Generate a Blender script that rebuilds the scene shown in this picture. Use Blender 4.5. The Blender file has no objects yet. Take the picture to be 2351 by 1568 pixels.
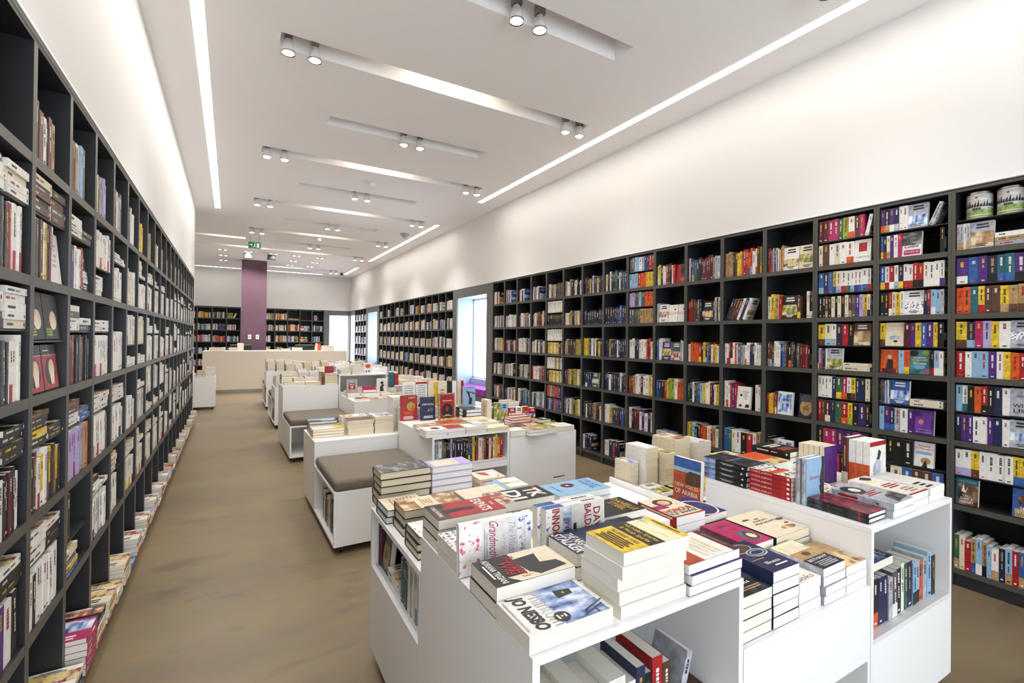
import bpy, math, random
from mathutils import Matrix, Vector
from mathutils.bvhtree import BVHTree
R = random.Random(11)
PI = math.pi
S = bpy.context.scene
COL = S.collection
# ------------------------------------------------------------------ camera (2351 x 1568)
CY, SY = math.cos(0.53402), math.sin(0.53402)
pit, rol = 0.004515, 0.011148
fw = Vector((SY*math.cos(pit), CY*math.cos(pit), math.sin(pit)))
rr = Vector((CY, -SY, 0)); uu = rr.cross(fw)
r2 = math.cos(rol)*rr + math.sin(rol)*uu; u2 = -math.sin(rol)*rr + math.cos(rol)*uu
CAMP = Vector((0, 0, 1.6)); FPX = 1091.7; OY = -11.8
cd = bpy.data.cameras.new('camera'); cam = bpy.data.objects.new('camera', cd); COL.objects.link(cam)
cd.sensor_fit = 'HORIZONTAL'; cd.sensor_width = 36; cd.lens = 36*FPX/2351; cd.shift_y = OY/2351
cd.clip_start = 0.05; cd.clip_end = 200
M = Matrix((r2, u2, -fw)).transposed().to_4x4(); M.translation = CAMP; cam.matrix_world = M
S.camera = cam

def lin(h):
    h = h.lstrip('#'); c = [int(h[i:i+2], 16)/255 for i in (0, 2, 4)]
    return tuple(x/12.92 if x <= .04045 else ((x+.055)/1.055)**2.4 for x in c)+(1,)

# ------------------------------------------------------------------ materials
MATS = {}
def newmat(name):
    m = bpy.data.materials.new(name); m.use_nodes = True; MATS[name] = m
    return m, m.node_tree.nodes, m.node_tree.links, m.node_tree.nodes['Principled BSDF']
def plain(name, hexc, rough=.5, metal=0, spec=.5, emit=None, es=0):
    m, n, l, b = newmat(name)
    b.inputs['Base Color'].default_value = lin(hexc); b.inputs['Roughness'].default_value = rough
    b.inputs['Metallic'].default_value = metal; b.inputs['Specular IOR Level'].default_value = spec
    if emit: b.inputs['Emission Color'].default_value = lin(emit); b.inputs['Emission Strength'].default_value = es
    return m
def noisy(name, c1, c2, scale=6, rough=.5, detail=4, bump=0, c3=None, stretch=(1, 1, 1), lo=.35, hi=.65, r2_=None):
    m, n, l, b = newmat(name)
    tc = n.new('ShaderNodeTexCoord'); mp = n.new('ShaderNodeMapping'); mp.inputs['Scale'].default_value = stretch
    nz = n.new('ShaderNodeTexNoise'); nz.inputs['Scale'].default_value = scale; nz.inputs['Detail'].default_value = detail
    cr = n.new('ShaderNodeValToRGB'); cr.color_ramp.elements[0].position = lo; cr.color_ramp.elements[1].position = hi
    cr.color_ramp.elements[0].color = lin(c1); cr.color_ramp.elements[1].color = lin(c2)
    if c3: e = cr.color_ramp.elements.new((lo+hi)/2); e.color = lin(c3)
    l.new(tc.outputs['Object'], mp.inputs[0]); l.new(mp.outputs[0], nz.inputs['Vector'])
    l.new(nz.outputs['Fac'], cr.inputs[0]); l.new(cr.outputs[0], b.inputs['Base Color'])
    b.inputs['Roughness'].default_value = rough
    if bump:
        bp = n.new('ShaderNodeBump'); bp.inputs['Strength'].default_value = bump; bp.inputs['Distance'].default_value = .002
        l.new(nz.outputs['Fac'], bp.inputs['Height']); l.new(bp.outputs[0], b.inputs['Normal'])
    return m
PAL = dict(w=('dedbd5', 'white'), c=('d6cbb2', 'cream'), k=('141416', 'black'), g=('4e4f53', 'grey'), r=('a01820', 'red'),
           m=('561626', 'maroon'), o=('c9531a', 'orange'), y=('d6b52a', 'yellow'), n=('1a2549', 'navy'), b=('2f5898', 'blue'),
           s=('86abc9', 'sky blue'), t=('1f5f68', 'teal'), e=('2e5f3a', 'green'), l=('90a030', 'lime'), p=('a8225a', 'pink'),
           v=('4a2270', 'purple'), a=('a89cc8', 'lavender'), h=('553726', 'brown'), i=('a98a5c', 'tan'), z=('a9acb4', 'silver'),
           d=('35245c', 'violet'))
def scaled(hx, f):
    return ''.join('%02x' % max(0, min(255, int(int(hx[i:i+2], 16)*f))) for i in (0, 2, 4))
for k_, (hx, nm) in PAL.items():
    if k_ in 'wkcas': noisy(k_, scaled(hx, .97), scaled(hx, 1.03), 45, .42, 3, lo=.3, hi=.6)
    else: noisy(k_, scaled(hx, .86), scaled(hx, 1.08), 38, .42, 4, lo=.35, hi=.65)
def _d(): pass
def pages_mat(name, hexc):
    m, n, l, b = newmat(name)
    tc = n.new('ShaderNodeTexCoord'); wv = n.new('ShaderNodeTexWave'); wv.bands_direction = 'Z'
    wv.inputs['Scale'].default_value = 140; wv.inputs['Distortion'].default_value = 1.2; wv.inputs['Detail'].default_value = 2
    mx = n.new('ShaderNodeMix'); mx.data_type = 'RGBA'
    c = lin(hexc); mx.inputs[6].default_value = c; mx.inputs[7].default_value = tuple(x*.84 for x in c[:3])+(1,)
    l.new(tc.outputs['Object'], wv.inputs['Vector']); l.new(wv.outputs['Fac'], mx.inputs[0]); l.new(mx.outputs[2], b.inputs['Base Color'])
    b.inputs['Roughness'].default_value = .85
pages_mat('page', 'e9e4d8'); pages_mat('pagec', 'e2d6bc'); pages_mat('pagew', 'f2f0ec')
plain('paper', 'e6dfcf', .85); plain('gold', 'b58f3a', .4); plain('ink', '222226', .5)
plain('white_laminate', 'eeeeee', .32); plain('white_inner', 'dcdcdc', .4)
plain('case', '232427', .42); plain('case_edge_lit', '4a4843', .4); plain('caseback', '131416', .6)  # bookcase front edges painted lighter than the panels, as lit from the front
plain('steel', '9a958c', .25, 1); plain('chrome', 'b8b4ae', .18, 1); plain('rubber', '1b1b1b', .6)
plain('plaster', 'e4e2e0', .8); plain('ceilpaint', 'f6f4f4', .85)
plain('grey_panel', '64645f', .55); plain('reveal_daylit', 'a3b4cc', .5); plain('purple_seat', '8a2a9a', .7)  # reveals: grey panelling with the blue daylight put into its colour
plain('strip_on', 'fff4e0', .5, emit='fffaf2', es=8); plain('strip_bright', 'fff4e0', .5, emit='fffaf2', es=13); plain('bulb_on', 'fff4e0', .5, emit='fff0d8', es=30)
plain('tube_on', 'fff4e0', .5, emit='ffefd2', es=16); plain('down_on', 'fff4e0', .5, emit='fff4e0', es=8)
plain('exitgreen', '14804a', .4, emit='14804a', es=.1); plain('exitwhite', 'f0fff4', .4, emit='f0fff4', es=.15)
plain('beige', 'f2e9db', .6); plain('black_plastic', '201f1c', .5); plain('ph_black', '1b1b1d', .4)
noisy('column_paint', '5f4454', '67495b', 3, .7, lo=.3, hi=.7)
noisy('cushion', '6d6458', '776e62', 90, .9, 3, bump=.25)
noisy('a_photo', '1a1a1a', '8d8d8a', 14, .4, c3='4a4a48', stretch=(1, 2.5, 1)); noisy('a_brown', '7c5638', 'd9c8a6', 22, .45, c3='a98560')
noisy('a_sea', '2a3f7a', 'e9edf2', 16, .35, c3='8aa2cc', stretch=(2, 1, 1)); noisy('a_dark', '0d0f12', '4a5660', 26, .3, lo=.45, hi=.75)
noisy('a_maroon', '3d1420', '9a3444', 30, .25, c3='6d2430'); noisy('a_floral', 'f4efec', 'd2506e', 60, .4, lo=.55, hi=.66)
noisy('a_florb', 'f2f0ee', '3f6fb5', 70, .4, lo=.56, hi=.64); noisy('a_flow', 'f0ece4', '4b5a9c', 90, .4, c3='e8e0d8', lo=.42, hi=.6)
noisy('a_dune', '8f2f10', 'c2511c', 9, .4, stretch=(1, 3, 1)); noisy('a_mix', 'd8c25a', '7a2a2a', 30, .4, c3='c9b894')
noisy('a_mix2', '2e4b6e', 'e6dccb', 34, .4, c3='b06a3a'); noisy('a_green', '5b6b2c', 'd9d2ae', 30, .4, c3='94903e')
noisy('a_zig', 'f0ece6', '4a3a30', 80, .4, lo=.5, hi=.56); noisy('a_face', 'e4d4bc', 'b98f6c', 7, .5, lo=.4, hi=.7)
noisy('a_field', 'd9d3a2', '9fae86', 8, .4, c3='e6e0c0', stretch=(1, 3, 1)); noisy('a_tin', '9a9c96', 'd6d4d0', 24, .35, c3='b8b8ae', stretch=(.4, .4, 2)); noisy('a_grass', '5f7a34', '9fae62', 40, .35)
noisy('a_lady', '9c7a58', '2c1c16', 16, .45, c3='6c4a34'); noisy('a_purple', '2c1652', '7a3ca0', 14, .35)
noisy('a_teal', '14464c', '3f8a94', 14, .35); noisy('a_silv', 'd9dde6', '8e94a6', 12, .35)
# floor: polished concrete
m, n, l, b = newmat('concrete')
tc = n.new('ShaderNodeTexCoord'); n1 = n.new('ShaderNodeTexNoise'); n2 = n.new('ShaderNodeTexNoise'); n3 = n.new('ShaderNodeTexNoise')
mp = n.new('ShaderNodeMapping'); mp.inputs['Scale'].default_value = (1, 2.2, 1)
n1.inputs['Scale'].default_value = .7; n1.inputs['Detail'].default_value = 6; n2.inputs['Scale'].default_value = 5; n2.inputs['Detail'].default_value = 8
n3.inputs['Scale'].default_value = 2.2; n3.inputs['Detail'].default_value = 5
cr = n.new('ShaderNodeValToRGB'); e = cr.color_ramp.elements; e[0].position = .3; e[1].position = .72; e[0].color = lin('70624b'); e[1].color = lin('867559')
cr2 = n.new('ShaderNodeValToRGB'); e = cr2.color_ramp.elements; e[0].position = .25; e[1].position = .42; e[0].color = (.6, .62, .64, 1); e[1].color = (1, 1, 1, 1)
mm = n.new('ShaderNodeMix'); mm.data_type = 'RGBA'; mm.blend_type = 'MULTIPLY'; mm.inputs[0].default_value = 1
m2 = n.new('ShaderNodeMix'); m2.data_type = 'RGBA'; m2.blend_type = 'OVERLAY'; m2.inputs[0].default_value = .18
l.new(tc.outputs['Object'], mp.inputs[0])
for q in (n1, n2, n3): l.new(mp.outputs[0], q.inputs['Vector'])
l.new(n1.outputs['Fac'], cr.inputs[0]); l.new(n3.outputs['Fac'], cr2.inputs[0]); l.new(cr.outputs[0], mm.inputs[6]); l.new(cr2.outputs[0], mm.inputs[7])
l.new(mm.outputs[2], m2.inputs[6]); l.new(n2.outputs['Color'], m2.inputs[7]); l.new(m2.outputs[2], b.inputs['Base Color'])
b.inputs['Roughness'].default_value = .38
m, n, l, b = newmat('lamp_glass'); out = n['Material Output']; tr = n.new('ShaderNodeBsdfTransparent'); mx = n.new('ShaderNodeMixShader'); mx.inputs[0].default_value = .45
b.inputs['Base Color'].default_value = (.9, .88, .84, 1); b.inputs['Roughness'].default_value = .15
l.new(tr.outputs[0], mx.inputs[1]); l.new(b.outputs[0], mx.inputs[2]); l.new(mx.outputs[0], out.inputs['Surface'])
# clear glass
m, n, l, b = newmat('glass'); out = n['Material Output']; tr = n.new('ShaderNodeBsdfTransparent'); gl = n.new('ShaderNodeBsdfGlossy'); gl.inputs['Roughness'].default_value = .02
mx = n.new('ShaderNodeMixShader'); mx.inputs[0].default_value = .05; l.new(tr.outputs[0], mx.inputs[1]); l.new(gl.outputs[0], mx.inputs[2]); l.new(mx.outputs[0], out.inputs['Surface']); n.remove(b)

# ------------------------------------------------------------------ mesh builder
TXT = {}
def text_geo(s, bold=0):
    key = (s, bold)
    if key in TXT: return TXT[key]
    c = bpy.data.curves.new('t', 'FONT'); c.body = s; c.size = 1; c.resolution_u = 2; c.align_x = 'CENTER'; c.align_y = 'CENTER'; c.offset = bold; c.space_line = .8
    o = bpy.data.objects.new('t', c); COL.objects.link(o)
    bpy.context.view_layer.update()
    me = o.evaluated_get(bpy.context.evaluated_depsgraph_get()).to_mesh()
    vs = [v.co.copy() for v in me.vertices]; fs = [tuple(p.vertices) for p in me.polygons]
    bpy.data.objects.remove(o); bpy.data.curves.remove(c)
    if vs:
        x0 = min(v.x for v in vs); x1 = max(v.x for v in vs); y0 = min(v.y for v in vs); y1 = max(v.y for v in vs)
        vs = [Vector(((v.x-(x0+x1)/2)/max(1e-6, x1-x0), (v.y-(y0+y1)/2)/max(1e-6, y1-y0), 0)) for v in vs]
    TXT[key] = (vs, fs); return TXT[key]

class MB:
    def __init__(s): s.v = []; s.f = []; s.m = []; s.mn = []; s.sm = []
    def mi(s, name):
        if name not in s.mn: s.mn.append(name)
        return s.mn.index(name)
    def add(s, vs, fs, mat, Mx=None, smooth=False):
        o = len(s.v)
        s.v += [tuple(Mx @ Vector(v)) for v in vs] if Mx is not None else [tuple(v) for v in vs]
        k = s.mi(mat)
        for f in fs: s.f.append(tuple(i+o for i in f)); s.m.append(k); s.sm.append(smooth)
        return s
    def box(s, x0, x1, y0, y1, z0, z1, mat, Mx=None):
        vs = [(x, y, z) for z in (z0, z1) for y in (y0, y1) for x in (x0, x1)]
        return s.add(vs, [(0, 2, 3, 1), (4, 5, 7, 6), (0, 1, 5, 4), (2, 6, 7, 3), (0, 4, 6, 2), (1, 3, 7, 5)], mat, Mx)
    def quad(s, pts, mat, Mx=None): return s.add(pts, [tuple(range(len(pts)))], mat, Mx)
    def cyl(s, c, r0, r1, z0, z1, mat, n=16, Mx=None, caps=True):
        vs = []
        for z, r in ((z0, r0), (z1, r1)):
            for i in range(n): a = 2*PI*i/n; vs.append((c[0]+r*math.cos(a), c[1]+r*math.sin(a), z))
        s.add(vs, [(i, (i+1) % n, n+(i+1) % n, n+i) for i in range(n)], mat, Mx, True)
        if caps: s.add(vs[:n], [tuple(range(n-1, -1, -1))], mat, Mx); s.add(vs[n:], [tuple(range(n))], mat, Mx)
        return s
    def text(s, st, w, h, mat, Mx, bold=0, shear=0):
        vs, fs = text_geo(st, bold)
        return s.add([(v.x*w+v.y*h*shear, v.y*h, 0) for v in vs], fs, mat, Mx) if vs else s
    def build(s, name, parent=None, loc=None):
        me = bpy.data.meshes.new(name); me.from_pydata(s.v, [], s.f)
        for q in s.mn: me.materials.append(MATS[q])
        me.polygons.foreach_set('material_index', s.m); me.polygons.foreach_set('use_smooth', s.sm); me.update()
        o = bpy.data.objects.new(name, me); COL.objects.link(o)
        if parent: o.parent = parent
        if loc: o.location = loc
        return o
def empty(name, Mx): o = bpy.data.objects.new(name, None); COL.objects.link(o); o.matrix_world = Mx; o.empty_display_size = .05; return o
def tag(o, label=None, cat=None, group=None, kind=None):
    if label:
        o['label'] = label; k = len(label.split())
        if k > 16 or k < 4: print('LABEL', k, label)
    if cat: o['category'] = cat
    if group: o['group'] = group
    if kind: o['kind'] = kind
    return o
def struct(mb, name): o = mb.build(name); o['kind'] = 'structure'; return o
def T(x, y, z): return Matrix.Translation((x, y, z))
def RZ(a): return Matrix.Rotation(a, 4, 'Z')
def basis(o, x, y):
    x = Vector(x); y = Vector(y); z = x.cross(y); m = Matrix((x, y, z)).transposed().to_4x4(); m.translation = o; return m
def copy_tree(o, loc=None, mw=None):
    c = o.copy(); COL.objects.link(c)
    for ch in list(o.children):
        d = ch.copy(); COL.objects.link(d); d.parent = c
        for g in list(ch.children): h = g.copy(); COL.objects.link(h); h.parent = d
    if mw is not None: c.matrix_world = mw
    elif loc is not None: c.location = loc
    return c
ORD = ['first', 'second', 'third', 'fourth', 'fifth', 'sixth', 'seventh', 'eighth', 'ninth', 'tenth', 'eleventh', 'twelfth', 'thirteenth', 'fourteenth', 'fifteenth', 'sixteenth', 'seventeenth', 'eighteenth', 'nineteenth', 'twentieth', 'twenty-first', 'twenty-second', 'twenty-third', 'twenty-fourth', 'twenty-fifth', 'twenty-sixth']

# ------------------------------------------------------------------ room
XL, XR, YB, ZC = -.592, 4.141, 19.9, 3.965
YF = -3.2; XA = -2.4; YL = 10.6
struct(MB().box(XA-.2, XR+.7, YF-.2, YB+.4, -.1, 0, 'concrete'), 'floor')
# ceiling with recessed slots
slots = []
for k in range(6):
    y = 1.52+2.58*k
    if k >= 0: slots.append((.31, 3.39, y, y+.22)) if k < 5 else None
slots = [(.31, 3.39, 1.52+2.58*k, 1.74+2.58*k) for k in range(5)]+[(-1.5, 3.39, 14.42, 14.64)]
slots += [(.89, 2.77, 2.81+2.58*k, 3.03+2.58*k) for k in range(5)]+[(-1.5, .28, 13.13, 13.35), (.97, 3.3, 17.95, 18.17)]
xs = sorted({XA-.2, XR+.7}|{v for s_ in slots for v in s_[:2]}); ys = sorted({YF-.2, YB+.4}|{v for s_ in slots for v in s_[2:]})
mb = MB()
for i in range(len(xs)-1):
    for j in range(len(ys)-1):
        cx, cy = (xs[i]+xs[i+1])/2, (ys[j]+ys[j+1])/2
        if not any(a < cx < b_ and c < cy < d for a, b_, c, d in slots):
            mb.quad([(xs[i], ys[j], ZC), (xs[i], ys[j+1], ZC), (xs[i+1], ys[j+1], ZC), (xs[i+1], ys[j], ZC)], 'ceilpaint')
for a, b_, c, d in slots:
    t = ZC+.24
    mb.quad([(a, c, ZC), (b_, c, ZC), (b_, c, t), (a, c, t)], 'ceilpaint'); mb.quad([(a, d, ZC), (b_, d, ZC), (b_, d, t), (a, d, t)], 'ceilpaint')
    mb.quad([(a, c, ZC), (a, d, ZC), (a, d, t), (a, c, t)], 'ceilpaint'); mb.quad([(b_, c, ZC), (b_, d, ZC), (b_, d, t), (b_, c, t)], 'ceilpaint')
    mb.quad([(a, c, t), (b_, c, t), (b_, d, t), (a, d, t)], 'ceilpaint')
mb.box(XA-.2, XR+.7, YF-.2, YB+.4, ZC+.3, ZC+.4, 'ceilpaint')
struct(mb, 'ceiling')
ZT = 2.63
# left wall: plaster above and behind the bookcases, closed end at YL
mb = MB(); mb.box(XL-.5, XL-.002, YF, YL, ZT, ZC, 'plaster'); mb.box(XL-.5, XL-.36, YF, YL, 0, ZT, 'plaster'); mb.box(XL-.36, XL, 10.49, YL, 0, ZT, 'plaster')
mb.box(XL-.36, XL-.002, YF, .96, 0, ZT, 'plaster')
mb.box(XA-.2, XL-.5, YL-.12, YL, 0, ZC, 'plaster'); struct(mb, 'wall_left'); struct(MB().box(XA-.2, XA, YL, YB+.2, 0, ZC, 'plaster'), 'wall_alcove')
# right wall
mb = MB(); mb.box(XR+.002, XR+.5, YF, YB+.2, ZT, ZC, 'plaster')
NI = ((7.95, 9.33), (15.72, 17.05))
segs = [(YF, 7.715), (9.52, 15.5), (17.22, 18.94)]
for a, b_ in segs: mb.box(XR+.36, XR+.5, a, b_, 0, ZT, 'plaster')
mb.box(XR+.002, XR+.36, YF, -.06, 0, ZT, 'plaster')
struct(mb, 'wall_right')
# grey window panels with deep reveals
def niche(k, a, b_, y0, y1):
    mb = MB(); x = XR-.004
    mb.box(x, XR+.03, a, y0, 0, ZT, 'grey_panel'); mb.box(x, XR+.03, y1, b_, 0, ZT, 'grey_panel'); mb.box(x, XR+.03, y0, y1, 2.44, ZT, 'grey_panel')
    mb.box(XR+.03, XR+.42, a, y0, 0, ZT, 'reveal_daylit'); mb.box(XR+.03, XR+.42, y1, b_, 0, ZT, 'reveal_daylit'); mb.box(XR+.03, XR+.42, y0, y1, 2.44, ZT, 'reveal_daylit')
    mb.box(XR+.34, XR+.42, y0, y1, 0, .74, 'reveal_daylit')
    struct(mb, 'wall_niche_%d' % k)
    w = MB(); X = XR+.40
    for p in ((y0, y0+.03, .74, 2.44), (y1-.03, y1, .74, 2.44), (y0, y1, .74, .78), (y0, y1, 2.40, 2.44)): w.box(X, X+.05, p[0], p[1], p[2], p[3], 'white_laminate')
    wo = struct(w, 'window_%d' % k); g = MB().box(X+.02, X+.026, y0+.03, y1-.03, .78, 2.40, 'glass').build('window_pane', wo)
niche(1, 7.72, 9.515, *NI[0]); niche(2, 15.505, 17.215, *NI[1])
def bench(y0, y1, lab):
    e_ = empty('window_bench', T(XR+.16, (y0+y1)/2, 0)); h = (y1-y0)/2-.005; tag(e_, lab, 'bench')
    MB().box(-.17, .17, -h, h, .002, .48, 'grey_panel').build('base', e_)
    c = MB().box(-.19, .17, -h, h, .482, .62, 'purple_seat').build('cushion', e_); bv = c.modifiers.new('b', 'BEVEL'); bv.width = .02; bv.segments = 3; return e_
bench(*NI[0], 'purple cushioned window bench in the nearer bright window niche'); bench(*NI[1], 'purple cushioned bench in the farther window niche past the islands')
# corner: grey panels with window, then the back wall
mb = MB(); x = XR-.004
mb.box(x, XR+.36, 18.945, 19.0, 0, ZT, 'grey_panel'); mb.box(x, XR+.1, 19.0, YB, 2.44, ZT, 'grey_panel'); mb.box(x, XR+.1, 19.0, YB, 0, .62, 'grey_panel'); mb.box(x, XR+.1, 19.885, YB, .62, 2.44, 'grey_panel')
struct(mb, 'wall_corner')
w = struct(MB().box(XR+.03, XR+.08, 19.0, 19.03, .62, 2.44, 'white_laminate').box(XR+.03, XR+.08, 19.86, 19.885, .62, 2.44, 'white_laminate'), 'window_3'); MB().box(XR+.05, XR+.056, 19.03, 19.86, .62, 2.44, 'glass').build('window_pane', w)
mb = MB(); mb.box(XA, XR+.2, YB+.002, YB+.3, ZT, ZC, 'plaster'); mb.box(XA, 3.15, YB+.34, YB+.4, 0, ZT, 'plaster')
mb.box(3.16, 3.36, YB, YB+.3, 0, ZT, 'grey_panel'); mb.box(4.125, XR+.1, YB, YB+.3, 0, ZT, 'grey_panel'); mb.box(3.36, 4.125, YB, YB+.3, 0, .62, 'grey_panel'); mb.box(3.36, 4.125, YB, YB+.3, 2.44, ZT, 'grey_panel')
struct(mb, 'wall_back')
w = struct(MB().box(3.36, 3.39, YB+.2, YB+.25, .62, 2.44, 'white_laminate').box(4.10, 4.125, YB+.2, YB+.25, .62, 2.44, 'white_laminate'), 'window_4'); MB().box(3.39, 4.10, YB+.22, YB+.226, .62, 2.44, 'glass').build('window_pane', w)
# shop front behind the camera: piers and a wide glazed opening
mb = MB(); mb.box(XA-.2, -.58, YF-.2, YF, 0, ZC, 'plaster'); mb.box(3.2, XR+.7, YF-.2, YF, 0, ZC, 'plaster'); mb.box(-.58, 3.2, YF-.2, YF, 3.0, ZC, 'plaster')
struct(mb, 'wall_front')
w = MB()
for x0 in (-.58, .66, 1.9, 3.14): w.box(x0, x0+.06, YF-.12, YF-.06, 0, 3.0, 'white_laminate')
w.box(-.58, 3.2, YF-.12, YF-.06, 2.94, 3.0, 'white_laminate'); w.box(-.58, 3.2, YF-.12, YF-.06, 0, .06, 'white_laminate')
w = struct(w, 'window_5'); MB().box(-.52, 3.14, YF-.1, YF-.094, .06, 2.94, 'glass').build('window_pane', w)
# aluminium strips over the bookcases
struct(MB().box(XL-.002, XL+.008, .96, 10.49, ZT+.002, ZT+.014, 'white_laminate'), 'trim_1')
struct(MB().box(XR-.008, XR+.002, -.06, 7.715, ZT+.002, ZT+.014, 'white_laminate'), 'trim_2')
# purple column with two sockets
struct(MB().box(.28, .965, 16.95, 17.5, 0, ZC, 'column_paint'), 'wall_column')
for k, x in enumerate((.505, .72)):
    e_ = empty('wall_switch', T(x, 16.95, 1.56)); tag(e_, ('white switch plate on the purple column, ' + ('nearer the left bookcase' if k == 0 else 'nearer the windows')), 'switch')
    MB().box(-.045, .045, -.012, -.001, -.07, .07, 'white_laminate').build('plate', e_); MB().box(-.018, .018, -.016, -.0125, -.035, .035, 'z').build('rocker', e_)

# ------------------------------------------------------------------ ceiling lights
def strip(x0, x1, y0, y1, lab, mat='strip_on'):
    e_ = empty('strip_light', T((x0+x1)/2, (y0+y1)/2, ZC)); tag(e_, lab, 'light', 'recessed light lines in the ceiling'); a, b_ = (x1-x0)/2, (y1-y0)/2
    MB().box(-a, a, -b_, b_, -.004, -.001, mat).build('diffuser', e_)
    f = MB(); t = .008
    for q in ((-a-t, -a-.001, -b_, b_), (a+.001, a+t, -b_, b_), (-a-t, a+t, -b_-t, -b_-.001), (-a-t, a+t, b_+.001, b_+t)): f.box(*q, -.005, -.001, 'white_laminate')
    f.build('frame', e_)
strip(-.278, -.192, 1.6, 10.37, 'long glowing light line in ceiling beside the left wall', 'strip_bright')
strip(3.665, 3.755, -.6, 7.42, 'longest glowing light line beside the right wall, nearest the camera')
strip(3.665, 3.755, 9.4, 15.06, 'middle glowing light line beside the right wall above the far bookcase')
strip(3.665, 3.755, 16.7, 18.75, 'short glowing light line at the far end beside the right wall')
strip(-1.6, .27, 19.3, 19.36, 'thin glowing light line before the back wall, on the side of the left bookcase')
strip(.98, 2.99, 19.3, 19.36, 'thin glowing light line before the back wall, between column and windows')
# tubes hidden in the long slots
for (x0, x1, y) in [(1.5, 2.15, 1.52+2.58*k) for k in range(5)]+[(.1, .7, 14.42), (1.55, 2.15, 14.42), (-.35, .2, 13.13), (1.35, 1.95, 17.95)]:
    o = MB().cyl((0, 0), .013, .013, -(x1-x0)/2, (x1-x0)/2, 'tube_on', 8).build('slot_lamp'); o.rotation_euler = (0, PI/2, 0); o.location = ((x0+x1)/2, y+.03, ZC+.11)
    tag(o, 'warm lamp tube hidden in a ceiling slot, seen as its glow', 'light', 'lamp tubes hidden in the long ceiling slots')
def make_pendant():
    e_ = empty('spotlight', T(0, 0, ZC))
    mb = MB(); mb.box(-.03, .03, -.03, .03, .02, .1, 'steel')
    for a in (-.02, .02): mb.cyl((a, .01), .004, .004, .1, .2, 'rubber', 6)
    mb.build('housing', e_)
    mb = MB(); mb.cyl((0, 0), .052, .026, -.085, .015, 'lamp_glass', 18, caps=False); mb.cyl((0, 0), .022, .022, .0, .03, 'steel', 10); mb.build('reflector', e_)
    mb = MB(); mb.cyl((0, 0), .056, .056, -.096, -.086, 'chrome', 18, caps=False); mb.build('ring', e_)
    mb = MB(); mb.cyl((0, 0), .046, .046, -.092, -.080, 'chrome', 18, caps=False); mb.quad([(.045*math.cos(a*PI/9), .045*math.sin(a*PI/9), -.091) for a in range(18)], 'bulb_on'); mb.quad([(.045*math.cos(-a*PI/9), .045*math.sin(-a*PI/9), -.081) for a in range(18)], 'chrome'); mb.build('bulb', e_)
    return e_
pend = []
for k in range(6):
    y = 1.63+2.58*k
    for x in (.37, .57, 3.145, 3.335):
        if k == 5 and x < 1: continue
        pend.append((x, y, 'long'))
for k in range(5):
    for x in (1.735, 1.935): pend.append((x, 2.92+2.58*k, 'short'))
pend += [(3.07, 18.06, 'long'), (3.26, 18.06, 'long')]
P0 = make_pendant()
srt = sorted(pend, key=lambda p: (p[1], p[0]))
for i, (x, y, kd) in enumerate(srt):
    o = P0 if i == 0 else copy_tree(P0)
    o.location = (x, y, ZC)
    row = sorted({p[1] for p in srt}).index(y)
    side = 'beside the left wall' if x < 1 else ('mid ceiling' if kd == 'short' else 'beside the right wall')
    pr = 'inner' if x in (.57, 3.145) else 'outer'
    if kd == 'short': pr = 'left-hand' if x < 1.8 else 'right-hand'
    tag(o, 'chrome spotlight, %s of its pair %s, %s lamp row from camera' % (pr, side, ORD[row]), 'spotlight', 'twin spotlights hanging in the ceiling slots')
    L = bpy.data.lights.new('spot', 'SPOT'); L.energy = (13 if x > 3 else 21) if y < 9 else 27; L.spot_size = 1.9; L.spot_blend = .8; L.shadow_soft_size = .04; L.color = (1, .97, .95)
    lo = bpy.data.objects.new('spot', L); COL.objects.link(lo); lo.location = (x, y, ZC-.11)
# small twin downlights over the counter
dl = [(-.22, 15.38), (-.22, 16.48), (-.23, 17.54), (.4, 15.36), (.42, 16.46), (1.04, 15.35), (1.04, 16.39), (1.65, 15.34), (1.67, 16.44), (1.68, 17.48), (2.3, 15.37), (2.3, 16.41), (2.29, 17.44)]
D0 = empty('downlight', T(0, 0, ZC)); mb = MB()
for q in ((-.13, .13, -.06, -.05), (-.13, .13, .05, .06), (-.13, -.12, -.05, .05), (.12, .13, -.05, .05), (-.01, .01, -.05, .05)): mb.box(*q, -.006, -.001, 'steel')
mb.build('frame', D0)
for a in (-.065, .065): MB().cyl((a, 0), .034, .034, -.005, -.001, 'down_on', 12).build('lamp', D0)
for i, (x, y) in enumerate(dl):
    o = D0 if i == 0 else copy_tree(D0); o.location = (x, y, ZC)
    L = bpy.data.lights.new('down', 'SPOT'); L.energy = 60; L.spot_size = 2.3; L.spot_blend = 1; L.shadow_soft_size = .05; L.color = (1, .96, .92)
    lo = bpy.data.objects.new('down', L); COL.objects.link(lo); lo.location = (x, y, ZC-.02)
    cols = [-.22, .4, 1.04, 1.66, 2.3]; c = min(range(5), key=lambda q: abs(cols[q]-x)); rw = 0 if y < 16 else 1 if y < 17 else 2
    tag(o, 'twin recessed downlight over the counter, %s column from the left wall, %s row' % (ORD[c], ['front', 'middle', 'rear'][rw]), 'downlight', 'twin downlights over the sales counter')
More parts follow.
